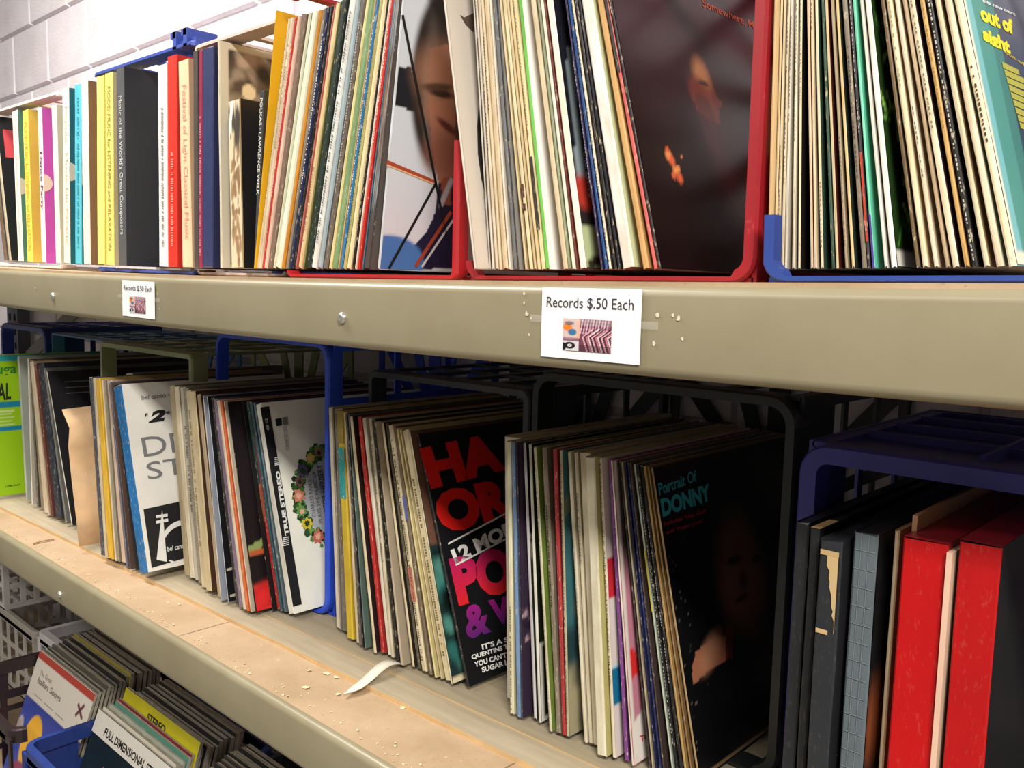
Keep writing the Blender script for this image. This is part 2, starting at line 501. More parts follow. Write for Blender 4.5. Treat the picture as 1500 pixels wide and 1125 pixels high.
def cover_art(o, fn, n=100, rough=.35):
    t, h, d = o['_t'], o['_h'], o['_d']
    return art(o, 'cover_art', (t, .0015, .001), (0, d - .003, 0), (0, 0, h - .002), fn, n, None, .0004, rough)
def cover_text(o, s, bl, br, tl, mat, bold=0.0, shear=0.0, lift=.0008):
    """text on the cover: photo pixels of its bottom-left, bottom-right and top-left corners"""
    t = o['_t']
    A, B, D = (Vector((t,) + cover_pt(o, *p)) for p in (bl, br, tl))
    return put_text(o, s, A, B - A, D - A, mat, bold, shear, 'cover_lettering', lift)
def spine_text(o, s, f0, f1, mat, bold=0.0, fill=.62):
    """reads from top to bottom down the spine between height fractions f1 (start) and f0 (end)"""
    t, h = o['_t'], o['_h']
    x0, x1 = t*(1 - fill)/2, t*(1 + fill)/2
    return put_text(o, s, (x0, -.0001, h*f1), (0, 0, -h*(f1 - f0)), (x1 - x0, 0, 0), mat, bold, 0, 'spine_lettering', .0003)
def spine_marks(o, f0, f1, mat, seed, fill=.42):
    """lettering too small to read: a row of tiny strokes"""
    g = random.Random(seed); t, h = o['_t'], o['_h']
    v = []; f = []; z = h*f1; w = t*fill; x0 = t*(.5 - fill/2)
    while z > h*f0:
        l = g.uniform(.0012, .0028)
        if g.random() > .2:
            a = x0 + w*g.uniform(0, .15); b_ = x0 + w*g.uniform(.8, 1)
            k = len(v); v += [(a, -.0004, z - l), (b_, -.0004, z - l), (b_, -.0004, z), (a, -.0004, z)]; f.append((k, k+1, k+2, k+3))
        z -= l + g.uniform(.0009, .0016)
    return py_obj('spine_lettering', v, f, mat, o)
def spine_band(o, f0, f1, hx):
    t, h = o['_t'], o['_h']
    return quad(o, 'spine_band', (.0002, 0, h*f0), (t - .0004, 0, 0), (0, 0, h*(f1 - f0)), spine_mat(hx), .0003)

INK, PALE, GOLD = flat_mat('2b2622'), flat_mat('d9d2c0'), flat_mat('b08d4a')
REC = {}
def group(key, rows, zf, Yf=None, anchor='', gname='', h=LP, d=LP, kind='record_sleeve', cat='record', last_t=.004, tmax=.03):
    """rows: (x, y, (xt, yt) or None, spine, cover, description, options); x, y = pixel of the spine's bottom left corner"""
    base = []
    for r in rows:
        op = r[6] if len(r) > 6 else {}
        if Yf is None:
            P = atZ(r[0], r[1], zf(0))
            if 'X' in op: P = Vector((op['X'], op['Y'], 0))
            elif 'Y' in op: P = atY(r[0], r[1], op['Y'])
        else:
            P = atY(r[0], r[1], op.get('Y', Yf))
        P.z = zf(P.x)
        base.append(P)
    idx = [i for i, r in enumerate(rows) if r[2]]
    ang = []
    for i in idx:
        Q = atY(rows[i][2][0], rows[i][2][1], base[i].y)
        ang.append(math.atan2(Q.x - base[i].x, Q.z - base[i].z))
    leans = np.interp(range(len(rows)), idx, ang)
    opts = [r[6] if len(r) > 6 else {} for r in rows]
    hs = [op.get('h', h) for op in opts]
    for i, r in enumerate(rows):           # box sets: height read off the photograph
        if opts[i].get('boxy') and r[2] and 'h' not in opts[i]:
            Q = atY(r[2][0], r[2][1], base[i].y); hs[i] = min(.322, max(.30, math.hypot(Q.x - base[i].x, Q.z - base[i].z)))
    def clear(i, pad=0.0):
        """room between the left face of sleeve i and the left face of sleeve i + 1"""
        a, b_ = float(leans[i]), float(leans[i+1]); nx, nz = math.cos(a), -math.sin(a)
        dx, dz = base[i+1].x - base[i].x, base[i+1].z - base[i].z; hh = min(hs[i], hs[i+1])
        return min(dx*nx + dz*nz, (dx + hh*math.sin(b_))*nx + (dz + hh*math.cos(b_))*nz)
    for i in range(1, len(rows)):          # neighbours may touch but not pass through each other
        base[i].x = max(base[i].x, base[i-1].x + .0026)
        if Yf is not None: base[i].z = zf(base[i].x)
        k = 0
        while clear(i - 1) < .0024 and k < 2000: leans[i] += .0004; k += 1
    for i, r in enumerate(rows):
        op = r[6] if len(r) > 6 else {}
        P = base[i]; lean = float(leans[i]); hh = hs[i]
        if i + 1 < len(rows):
            t = clear(i)*.95 - .0005
        else: t = last_t
        if 'w' in op:
            wpx = atY(r[0] + op['w'], r[1], P.y).x - P.x
            t = min(t, wpx)
        t = min(max(t, .0015), op.get('tmax', tmax))
        # keep the lowest corner on the shelf
        loc = Vector((P.x, P.y, P.z + (math.sin(lean)*t if lean > 0 else 0)))
        o = sleeve(op.get('name', kind), loc, lean, t, hh, op.get('d', d), r[3], r[4], yaw=op.get('yaw', 0.0), boxy=op.get('boxy', False))
        lab = op.get('label') or '%s, %s %s' % (r[5], ORD[i + (1 if rows[0][5] else 0)], anchor)
        tag(o, lab, op.get('cat', cat), gname)
        if 'm' in op: spine_marks(o, op['m'][0], op['m'][1], flat_mat(op['m'][2]), i*31 + len(rows), op.get('fill', .30))
        if 's' in op: spine_text(o, op['s'][0], op['s'][1], op['s'][2], flat_mat(op['s'][3]), op['s'][4] if len(op['s']) > 4 else 0.0, op.get('fill', .6))
        for (f0, f1, hx) in op.get('bands', ()): spine_band(o, f0, f1, hx)
        REC[key, i] = o

# ------------------------------------------------------------------ milk crates
def crate(name, x0, x1, y0, y1, z0, z1, hx, label, cat='crate', grp=None, standing=False, wall_t=.0045, left=True, back='x', rim_w=.013, rim_d=.028,
          rad=.03, cells=4, handle=True, skip=(), rotz=0.0, posts='lr', stub=0.0, stub_r=0.0, solid_top=False, low_left=False):
    """moulded crate. Lying: open towards -y. Standing: open upwards. Rim, four lattice walls and a lattice base are its parts."""
    w = x1 - x0
    if standing: h, d = y1 - y0, z1 - z0; root = empty(name, ((x0 + x1)/2, y0, z0))
    else: h, d = z1 - z0, y1 - y0; root = empty(name, ((x0 + x1)/2, y0, z0), (0, 0, rotz))
    T = (lambda x, y, z: (x, z, d - y)) if standing else (lambda x, y, z: (x, y, z))
    tag(root, label, cat, grp)
    mt = plastic(hx)
    # rim
    def rr(ww, hh, r, ins):
        pts = []
        for (cx, cz, a0) in ((ww/2 - r, hh - r, 0), (-ww/2 + r, hh - r, 90), (-ww/2 + r, r, 180), (ww/2 - r, r, 270)):
            for a in np.linspace(a0, a0 + 90, 6):
                pts.append((cx + (r - ins)*math.cos(math.radians(a)), cz + (r - ins)*math.sin(math.radians(a))))
        return pts
    out = rr(w, h, rad, 0); inn = rr(w, h, rad, rim_w*.55 if False else rim_w); out2 = rr(w, h, rad, .002)
    # bottom of a lying rim stays thin so the sleeves can stand on it
    if not standing: inn = [(x, max(z, .0)) for x, z in inn]; inn = [(x, z if z > rim_w*1.01 or abs(x) > w/2 - rad*.6 else .0052) for x, z in inn]
    v = []; f = []
    rings = [(out2, 0), (out, .003), (out, rim_d), (inn, rim_d), (inn, 0)]
    # corner order: 0-5 top right, 6-11 top left, 12-17 bottom left, 18-23 bottom right
    TR, TL, BL, BR = list(range(0, 6)), list(range(6, 12)), list(range(12, 18)), list(range(18, 24))
    if posts == 'lr': chains = [(TR + TL + BL + BR, True)]
    elif posts == 'r': chains = [((BL[-1:] if low_left else BL) + BR + TR + TL, False)]
    elif posts == 'l': chains = [(TR + TL + BL + BR, False)]
    else: chains = [(BL + BR, False), (TR + TL, False)]
    nr = len(rings)
    for ci, (ch, closed) in enumerate(chains):
        v = []; f = []; n = len(ch)
        for ring, y in rings:
            pts_ = [ring[i] for i in ch]
            if not closed and ci == 0:
                if stub: pts_[0] = (pts_[0][0], pts_[0][1] + stub)
                if stub_r: pts_[-1] = (pts_[-1][0], pts_[-1][1] + stub_r)
            v += [T(x, y, z) for x, z in pts_]
        for k in range(nr):
            k2 = (k + 1) % nr
            for i in range(n if closed else n - 1):
                j = (i + 1) % n; f.append((k*n + i, k*n + j, k2*n + j, k2*n + i))
        if not closed:
            f.append(tuple(k*n for k in range(nr))); f.append(tuple(k*n + n - 1 for k in range(nr)))
        py_obj('rim', v, f, mt, root)
    # lattice panels
    def panel(nm, P, W_, H_, nu, nv, hand=False, diag=None, solid=False):
        """P(u, v, k) maps panel coordinates and depth k into crate space"""
        bm = bmesh.new(); t = wall_t
        def pb(u0, u1, v0, v1, k0=0, k1=t): slab(bm, u0, u1, v0, v1, k0, k1, lambda a, b_, c_: T(*P(a, b_, c_)))
        e = .014
        pb(0, W_, 0, e); pb(0, W_, H_ - e, H_); pb(0, e, e, H_ - e); pb(W_ - e, W_, e, H_ - e)
        if solid:
            pb(e, W_ - e, e, H_ - e, -.002, 0)
            for i in range(1, nu): u = e + (W_ - 2*e)*i/nu; pb(u - .002, u + .002, e, H_ - e, 0, .009)
            for j in range(1, nv + 1): vv_ = e + (H_ - 2*e)*j/(nv + 1); pb(e, W_ - e, vv_ - .0015, vv_ + .0015, 0, .007)
        elif diag:
            b2 = .022
            def bar(a, b_, wd=b2):
                ax, ay = a; bx, by = b_; L = math.hypot(bx - ax, by - ay); nx, ny = -(by - ay)/L*wd/2, (bx - ax)/L*wd/2
                q = [(ax + nx, ay + ny), (ax - nx, ay - ny), (bx - nx, by - ny), (bx + nx, by + ny)]
                vs_ = [bm.verts.new(T(*P(u_, v_, k_))) for k_ in (t*.1, t*.9) for u_, v_ in q]
                for fc in ((0, 1, 2, 3), (7, 6, 5, 4), (0, 4, 5, 1), (1, 5, 6, 2), (2, 6, 7, 3), (3, 7, 4, 0)): bm.faces.new([vs_[i] for i in fc])
            cx, cy = W_/2, H_/2
            for (px, py) in ((e, e), (W_ - e, e), (e, H_ - e), (W_ - e, H_ - e)): bar((px, py), (cx, cy))
            bar((W_*.33, e), (cx, cy)); bar((W_*.67, e), (cx, cy)); bar((W_*.33, H_ - e), (cx, cy)); bar((W_*.67, H_ - e), (cx, cy))
            bar((e, cy), (W_ - e, cy), .03); bar((cx, e), (cx, H_ - e), .03)
            pb(cx - .035, cx + .035, cy - .035, cy + .035)
        else:
            for i in range(1, nu):
                u = e + (W_ - 2*e)*i/nu; pb(u - .007, u + .007, e, H_ - e)
            for j in range(1, nv):
                vv_ = e + (H_ - 2*e)*j/nv; pb(e, W_ - e, vv_ - .006, vv_ + .006, t*.15, t*.85)
            if hand:   # solid band with a hand hole near the rim
                bw = .075; u0, u1 = W_*.30, W_*.70
                pb(e, u0, e, bw, t*.2, t*.8); pb(u1, W_ - e, e, bw, t*.2, t*.8)
                pb(u0, u1, .055, bw, t*.2, t*.8)
        bm_obj(nm, bm, mt, root)
    ya = rim_d*.6
    L = d - ya
    if 'bottom' not in skip: panel('wall_panel', lambda u, v_, k: (-w/2 + .004 + u, ya + v_, k), w - .008, L, cells, 3)
    if 'top' not in skip: panel('wall_panel', lambda u, v_, k: (-w/2 + .004 + u, ya + v_, h - .001 - wall_t + k), w - .008, L, cells, 3, False, None, solid_top)
    if left and 'left' not in skip: panel('wall_panel', lambda u, v_, k: (-w/2 + .001 + k, ya + v_, u), h, L, cells, 3, handle)
    if 'right' not in skip: panel('wall_panel', lambda u, v_, k: (w/2 - .001 - wall_t + k, ya + v_, u), h, L, cells, 3, handle)
    if 'base' not in skip: panel('base_panel', lambda u, v_, k: (-w/2 + u, d - wall_t + k, v_), w, h, 6, 6, False, back == 'x', back == 'solid')
    return root

UZ = lambda x: deckz(x) + .0115       # sleeves on the top shelf stand on the crate floors
LZ = lambda x: LOWZ + .0062

# ------------------------------------------------------------------ top shelf, box sets on the left
U0 = [
 (6, 385, (-16, 178), '6b5848', '4d4a44', '', dict(Y=.665, w=4, label='worn brown-spined record sleeve at the outer end of the top row')),
 (13, 385, (-9, 180), 'b8ab93', '17181a', '', dict(Y=.662, w=3, label='black record sleeve with a red block beside the white box set')),
 (26.6, 386, (17.3, 163), 'e9e2d8', '4e7d6c', '', dict(Y=.66, w=9, boxy=True, label='white box set with a thin green side beside the first yellow one', m=(.1, .95, 'cfc8bd'))),
 (40.4, 386, (32.5, 162), 'f0d95c', 'd9bf4c', '', dict(Y=.66, w=10, boxy=True, label='yellow box set between the white and the magenta box sets', s=('MOOD MUSIC for LISTENING and RELAXATION', .08, .92, 'c2a83a'))),
 (61, 387, (54.5, 159), 'efe3dc', 'c552b4', '', dict(Y=.66, w=6, boxy=True, label='magenta slipcase with half-round thumb cut and white spine', s=('Dance Party', .35, .72, '6a2f63', .01), fill=.7)),
 (82, 388.4, (75, 160), 'efe3cf', 'dfd0b2', '', dict(Y=.66, w=7, boxy=True, label='cream slipcase beside the magenta one, its side yellowed')),
 (93.6, 390.7, (91, 126), 'f1e4d0', '2f6f7b', '', dict(Y=.655, w=11, boxy=True, label='cream box set with dark teal side and faint large lettering', s=('Popular Music Hit Parade', .12, .9, 'd3c0a2'), fill=.5)),
 (110, 389.6, (109, 125), '57b9cc', '2a7d8d', '', dict(Y=.655, w=11, boxy=True, label='bright turquoise box set between two cream ones', m=(.08, .95, '3f98aa'))),
 (122.5, 390.7, (118, 118), 'ece4d2', '8a6a52', '', dict(Y=.65, w=11, boxy=True, label='cream box set with a brown side beside the twin yellow boxes')),
 (142.7, 391, (141, 107), 'f4e27c', 'e2cc60', '', dict(Y=.65, w=13, boxy=True, label='plain yellow box set, left of the lettered yellow one')),
 (156, 391, (153.5, 104), 'f3df78', 'd8c898', '', dict(Y=.648, w=14, boxy=True, label='yellow box set with dark lettering beside the black composers box', s=('MOOD MUSIC for LISTENING and RELAXATION', .08, .93, '7d7138', .0), fill=.4)),
 (173.8, 391, (169.5, 101), '55575a', '2c2e31', '', dict(Y=.64, w=11, boxy=True, tmax=.05, label='thick charcoal box set lettered with the world\'s great composers', s=("Music of the World's Great Composers", .16, .86, 'c9c8c0', .005), fill=.55)),
 (233, 393, (231, 97), 'ece6e0', 'd8d2cc', '', dict(Y=.645, boxy=True, label='white slipcase squeezed between the charcoal and the red box sets', m=(.1, .8, '8d8a88'))),
 (246, 393, (245, 84), 'e23326', 'b52a22', '', dict(Y=.645, boxy=True, label='bright red box set between the white and the peach slipcases', m=(.1, .55, 'e98b7c'))),
 (267, 393, (261, 90), 'f0c9a6', 'c9a585', '', dict(Y=.645, w=16, boxy=True, label='peach slipcase with pale script lettering beside the red box set', s=('Festival of Light Classical Music', .14, .88, 'd09a80', .0), fill=.55)),
 (284, 393, (282.5, 76), '4b4540', '2b2624', '', dict(Y=.645, boxy=True, label='dark brown box set with frayed top beside the peach slipcase')),
 (291, 393, (291, 74), '8c2a4a', '6a2038', '', dict(Y=.645, boxy=True, label='thin maroon box set pressed against the navy one', m=(.05, .7, 'c99aa6'))),
 (296.4, 393, (297, 72), '2f3660', '272d4e', '', dict(Y=.645, w=17, boxy=True, label='tall navy cloth box set beside the framed picture sleeve')),
 (322, 393, (318, 72), 'd8cfb8', '6d6448', '', dict(Y=.648, w=3, label='record sleeve with a flowering tree picture in a cream border')),
 (340, 394.5, (334, 127), 'a98e66', '1b1a1b', '', dict(Y=.64, w=20, h=.228, d=.228, boxy=True, label='short album with a torn brown and cream spine, cover black')),
 (371, 391, (382, 112), '3d4146', '26282b', '', dict(Y=.640, w=10, h=.232, d=.232, boxy=True, label='short slate album lettered POLKAS beside the yellow sleeve', s=('POLKAS \u00b7 LAWRENCE WELK', .42, .96, 'cfcfc6', .015), fill=.7)),
]
group('U0', U0, UZ, .65, '', 'box sets and sleeves at the left of the top shelf', h=.318, d=.318, kind='box_set', cat='box set', last_t=.009)
for k in (0, 1, 18): REC['U0', k].name = 'record_sleeve'; REC['U0', k]['category'] = 'record'
o = REC['U0', 1]
quad(o, 'cover_block', (o['_t'], .012, .228), (0, .20, 0), (0, 0, .062), flat_mat('c8434a'))
quad(o, 'cover_block', (o['_t'], .05, .04), (0, .20, 0), (0, 0, .14), flat_mat('3d6b52'))
for k in range(4): quad(o, 'cover_line', (o['_t'], .03, .215 - .008*k), (0, .12, 0), (0, 0, .003), flat_mat('c9c9c4'))
# thumb cuts
for k, (hx, f) in {4: ('e8d7c3', .52), 2: ('cfc6b4', .50), 6: ('e8dcc6', .53), 7: ('cfe0dc', .50)}.items():
    o = REC['U0', k]; t = o['_t']; c = o['_h']*f; r = .017
    pts = [(t + .0006, r*math.sin(a), c + r*math.cos(a)) for a in np.linspace(0, math.pi, 13)]
    py_obj('thumb_cut', pts, [tuple(range(12, -1, -1))], flat_mat(hx), o)
# worn spine of the torn album
o = REC['U0', 19]
def torn(U, V):
    p = Paint(U, V, 'cfc0a0')
    g = np.random.default_rng(3)
    for i in range(60): p.ell((g.uniform(.15, .85), g.uniform(.02, .82)), g.uniform(.05, .16), g.uniform(.012, .05), ['8a6a45', '94744c', '7a5c3c'][i % 3], 0, .3, .85)
    p.blotch(14, '3b3228', 0, .80, 1, .92, .05, .12, 5)
    p.ell((.25, .93), .3, .06, 'f0ead6', .5, .2)
    return p.c
art(o, 'spine_wear', (.0004, -.0002, .001), (o['_t'] - .0008, 0, 0), (0, 0, o['_h'] - .002), torn, 24, 130, .0003, .8)
o = REC['U0', 18]
def tree(U, V):
    p = Paint(U, V, '7d7a52')
    p.box(0, .72, 1, 1, '6b5a4c'); p.blotch(160, ['8a7a62', '3f382c', 'a08f78', '5a4a3c', 'b49c84'], 0, .66, 1, .98, .02, .05, 4)
    p.blotch(120, ['4a4a30', '6b6640', '2c2c22', '8a8450', '3b5a54'], 0, .08, 1, .66, .02, .06, 6)
    p.ell((.14, .80), .035, .035, 'f0d7a8'); p.ell((.42, .81), .035, .03, 'e8c8a0')
    p.ell((.12, .27), .08, .07, '2c2420'); p.ell((.14, .22), .05, .045, 'b5705c'); p.box(0, .02, 1, .12, '6b6a34')
    fr = (U < .035) | (U > .965) | (V < .02) | (V > .975)
    return p.over(fr*1.0, 'd9cfb6').c
cover_art(o, tree, 90)

# ------------------------------------------------------------------ top shelf, sleeves leaning in the first red crate
A1 = 'sleeve after the tall yellow sleeve'
U1 = [
 (371.5, 388, (404, 13), 'd9a520', 'e6b01e', '', dict(Y=.628, label='tall bright yellow sleeve leaning beside the short polka album', h=.325, w=14)),
 (374, 386, (421, 25), 'd8c6a4', 'cfbd9a', 'cream sleeve with tiny dark spine lettering', dict(m=(.2, .95, '6b5c48'))),
 (378, 387, None, 'dccbb0', 'c9b798', 'pale buff sleeve', dict(m=(.5, .9, '87765c'))),
 (382.7, 387, None, 'c23a34', 'a83230', 'thin red-spined sleeve', dict(m=(.3, .9, 'e0b8a8'))),
 (386, 387, None, 'd9b8a4', 'bfa18c', 'pinkish cream sleeve'),
 (391.5, 387, (442, 20), '7a6456', '6a5548', 'mottled brown photo-spined sleeve'),
 (399, 388, None, 'cfd0b4', '5c7358', 'off-white sleeve with green side', dict(w=4)),
 (403.5, 388, None, 'e3e6cf', 'cfd6bc', 'pale mint sleeve'),
 (411.5, 389, (467, 16), 'd08a2c', 'b8761f', 'orange-spined sleeve'),
 (417.6, 389, None, '8f8678', '6d6860', 'dirty grey sleeve'),
 (423, 390, (477, 10), '232b52', '1c2138', 'navy sleeve with white nicks', dict(m=(.3, .9, 'cfd3dd'), w=4)),
 (427.5, 390, None, '23211f', '1a1918', 'black sleeve with chipped edges'),
 (432, 390, (490, 2), 'c4706a', 'b1625c', 'salmon-spined sleeve'),
 (436, 391, None, 'e0c494', 'cdb284', 'warm cream sleeve', dict(m=(.1, .4, '8d744c'))),
 (443.8, 391, None, '6d7040', '50562e', 'olive mottled sleeve'),
 (447.5, 391, (500, 0), '26332c', '1d2622', 'dark bottle-green sleeve'),
 (455.5, 392, (512, 0), 'dcdcd6', 'c9cbc9', 'white sleeve with black smudges', dict(m=(.1, .95, '6b6a68'))),
 (465, 392, None, '9fb0b8', '5d6468', 'cracked grey-blue sleeve'),
 (472.7, 392, None, '6a625a', '4c4742', 'grizzled grey-brown sleeve', dict(m=(.3, .9, '9f968a'))),
 (481, 392, (536, 0), 'e3d59a', 'd0c084', 'buttery cream sleeve'),
 (485.8, 392, None, '7b9a6c', '4d7a5c', 'soft green sleeve'),
 (494, 392, None, 'c0a878', 'a98f60', 'tan sleeve'),
 (497, 392, None, '2f76ad', '28608c', 'bright blue-spined sleeve', dict(m=(.2, .9, 'c9dbe6'))),
 (501.6, 392, None, 'b3ab72', '8f8858', 'olive-cream dotted sleeve', dict(m=(.1, .95, '5d5a34'))),
 (507, 392, (560, 0), 'ecd9ac', 'd9c596', 'clean cream sleeve'),
 (514.7, 391, None, '221f1c', '1d1a18', 'black dotted sleeve', dict(m=(.05, .9, 'b9ad94'))),
 (519.4, 391, None, 'eddccb', 'e0cdbb', 'white sleeve beside the red spine', dict(w=3)),
 (522, 391, (571, 0), 'd0342c', 'b52c26', 'strong red-spined sleeve', dict(m=(.45, .95, 'f0c8bc'))),
 (529.7, 391, None, '3d6d86', '2f5366', 'steel blue sleeve', dict(w=4)),
 (534, 391, (578, 0), '4c4340', '5d5450', 'dark weathered photo sleeve', dict(w=14)),
 (552, 391, (588, 0), 'c9cdd2', 'c6ccd4', '', dict(w=3, label='pale record cover of a squinting person drawing a bow string')),
]
group('U1', U1, UZ, .63, A1, 'records leaning in the first red crate')
o = REC['U1', 29]
art(o, 'spine_picture', (.0004, -.0002, .001), (o['_t'] - .0008, 0, 0), (0, 0, o['_h'] - .002),
    lambda U, V: Paint(U, V, '453c3a').over(sst((V - .72)/.15), '7a8890').over(sst((V - .35)/.1)*sst((.75 - V)/.1), '6e5a50').blotch(70, ['8a98a0', '3a302c', '8c6c54', '2a2624', 'a89c90'], 0, .25, 1, 1, .03, .10, 6, .6).c, 16, 120, .0003, .5)
o = REC['U1', 30]
def archer(U, V):
    q = lambda x, y: cover_uv(o, x, y)
    p = Paint(U, V, 'cdd3da')
    p.over(sst((.45 - V)/.4)*.5, 'd8ccd2')
    p.poly([q(578, 95), q(600, 98), q(612, 125), q(622, 165), q(632, 200), q(620, 188), q(606, 165), q(590, 158), q(574, 155)], '1d1f24')
    p.poly([q(606, 158), q(632, 205), q(628, 180), q(612, 130)], '272b3c')
    p.ell(q(648, 118), .15, .32, '2f2823', .05, .10)
    p.ell(q(632, 140), .045, .22, '6a5e54', .12, .3)
    p.poly([q(628, 70), q(660, 62), q(672, 300), q(648, 280), q(640, 265), q(632, 215), q(626, 150)], 'a06a54')
    p.ell(q(648, 110), .12, .10, 'b98468', 0, .6, .7); p.ell(q(645, 165), .08, .05, 'b57a60', 0, .6, .7)
    p.ell(q(645, 136), .06, .016, '3a2620', 0, .4); p.ell(q(640, 127), .08, .014, '5d4032', .15, .5)
    p.ell(q(655, 186), .06, .014, '5d2c24', -.4, .4); p.ell(q(650, 230), .10, .07, '8a5444', 0, .6, .8)
    p.poly([q(640, 270), q(668, 255), q(672, 395), q(588, 395), q(592, 375), q(605, 360), q(625, 338), q(636, 312)], '221f38')
    p.poly([q(645, 262), q(658, 258), q(660, 300), q(646, 300)], '8a4a34')
    p.line(q(660, 265), q(645, 300), .012, 'a9a6ac');
    p.ell(q(567, 386), .17, .10, '4a72ae', 0, .06)
    return p.c
cover_art(o, archer, 130)
def cline(o, a, b_, w, mat, lift=.0009):
    (y0, z0), (y1, z1) = cover_pt(o, *a), cover_pt(o, *b_); L_ = math.hypot(y1 - y0, z1 - z0); ny, nz = -(z1 - z0)/L_*w/2, (y1 - y0)/L_*w/2
    t = o['_t'] + lift
    return py_obj('cover_line', [(t, y0 + ny, z0 + nz), (t, y0 - ny, z0 - nz), (t, y1 - ny, z1 - nz), (t, y1 + ny, z1 + nz)], [(0, 1, 2, 3)], mat, o)
for a, b_, w, hx, l in (((566, 237), (637, 267), .0042, 'a8482c', .0008), ((566, 241.5), (637, 270), .0018, 'e0b088', .0009), ((589, 22), (653, 345), .0036, '121214', .0010), ((569, 393), (638, 268), .0036, '121214', .0010),
                        ((660, 310), (608, 390), .0050, 'a04028', .0010), ((663, 322), (617, 391), .0032, 'cfcaca', .0010)):
    cline(o, a, b_, w, flat_mat(hx), l)

# ------------------------------------------------------------------ top shelf, second red crate
A2 = 'after the grey portrait sleeve'
U2 = [
 (694, 409, (649, 0), 'd9d0c4', 'c9bfb0', '', dict(Y=.612, w=3, label='grey-beige sleeve jutting out beside the red crate rim, wisp of hair printed')),
 (716.4, 397, (692, 0), 'c9c2b4', '55524e', 'pale grey thin sleeve', dict(m=(.02, .25, '6a655c'))),
 (720.5, 397, None, 'd2c8b8', 'a89f90', 'light grey sleeve', dict(m=(.3, .95, '6b6255'))),
 (725.3, 397, (698.7, 0), 'd9c9b0', 'c4b49a', 'cream sleeve lettered low on its spine', dict(m=(.35, .62, '33302c'))),
 (730.6, 397, None, 'dcc9a8', 'c9b592', 'cream sleeve with a dark title strip', dict(m=(.5, .75, '33302c'))),
 (736, 397, None, 'd8c2a0', 'c0aa86', 'tan-cream sleeve'),
 (744.9, 398, (716, 0), 'e3dacb', 'cfc5b4', 'off-white sleeve', dict(m=(.1, .9, 'a09684'))),
 (752, 398, (720, 0), '6a6a6c', '4f5054', 'grey shrink-wrapped sleeve'),
 (758, 398, (727, 0), '3d3d40', '8f8c86', 'black shrink-wrapped sleeve', dict(w=7)),
 (768.9, 398, (731, 0), 'd6c49c', 'b8a67e', 'thin cream sleeve', dict(w=4)),
 (775, 398, (735, 0), 'dccba4', '8d7a5a', 'cream sleeve with brown stains', dict(bands=((.18, .20, '4a2c20'), (.22, .26, '5a3828')), w=5)),
 (782, 398, (741, 0), 'c9b48a', 'a08c66', 'tan sleeve'),
 (787, 398, None, 'd9c596', 'c0ac7e', 'straw-coloured sleeve'),
 (792.8, 398, (750, 0), 'dfcc9f', 'c9b688', 'yellowed cream sleeve with black title', dict(bands=((.12, .34, '3a3630'),), m=(.4, .95, '8d7b54'))),
 (799, 397, (758, 0), '6bb84c', 'fafaf6', 'green-edged sleeve with a glaring white cover', dict(w=5)),
 (824.2, 398, (776, 0), 'd2c1a0', 'bcaa88', 'plain tan sleeve'),
 (832, 398, (786, 0), '8a9274', '747c60', 'sage green sleeve', dict(w=5)),
 (838, 398, (790.7, 0), 'ece3d0', 'd9d0bc', 'white sleeve'),
 (844.7, 398, None, '6a2c28', '55241f', 'thin maroon-spined sleeve', dict(w=4)),
 (849, 398, (799, 0), 'f0e6d2', '23252c', '', dict(w=9, label='white-spined sleeve showing a dark cover lettered ORCHESTRAS')),
 (880.2, 398, (827, 0), '3a2f52', '2b2440', 'deep purple sleeve', dict(m=(.25, .6, 'b0a8c4'))),
 (885.6, 398, (830, 0), '1f4a86', '1a3c6c', 'royal blue sleeve'),
 (891.8, 398, (836, 0), 'dfd6c2', '4a4238', 'white sleeve with fine black lettering', dict(m=(.02, .95, '4f4a42'), w=6)),
 (899, 398, (841, 0), '2a2626', '1f1c1d', 'brown-black sleeve'),
 (905, 398, (846, 0), '1d1c24', '17171d', 'blue-black sleeve'),
 (912, 398, (851, 0), 'ece2da', 'c9cfa0', 'bright white sleeve with pale yellow-green cover', dict(w=16)),
 (941.6, 397, (874, 0), 'c99f66', 'b08850', 'wide tan cardboard sleeve'),
 (957.6, 396, (885, 0), 'd0605c', '6a3434', 'salmon sleeve against the dark one', dict(bands=((.55, 1.0, '3a3432'),), w=6)),
 (964, 395, (891, 0), '2c2423', '1c0f10', '', dict(w=4, m=(.72, .99, 'b8a898'), label='dark glossy record cover with orange title and a lit face in profile')),
]
group('U2', U2, UZ, .63, A2, 'records leaning in the second red crate')
o = REC['U2', 0]
def hair(U, V):
    q = lambda x, y: cover_uv(REC['U2', 0], x, y)
    p = Paint(U, V, 'cfc4b6'); p.over(sst((V - .75)/.2)*.5, 'c9b8ac')
    return p.c
cover_art(o, hair, 70)
def cpoly(o, name, pts, mat, lift=.0009):
    t = o['_t'] + lift
    return py_obj(name, [(t,) + cover_pt(o, *p) for p in pts], [tuple(range(len(pts) - 1, -1, -1))], mat, o)
cpoly(o, 'cover_shape', [(673, 22), (679, 26), (692, 20), (702, 20), (702, 52), (691, 46), (681, 36)], flat_mat('5a493e'))
cpoly(o, 'cover_shape', [(704, 128), (720, 110), (726, 300), (711, 288), (704, 262), (699, 225), (698, 185), (700, 155)], flat_mat('2a2926'))
o = REC['U2', 19]
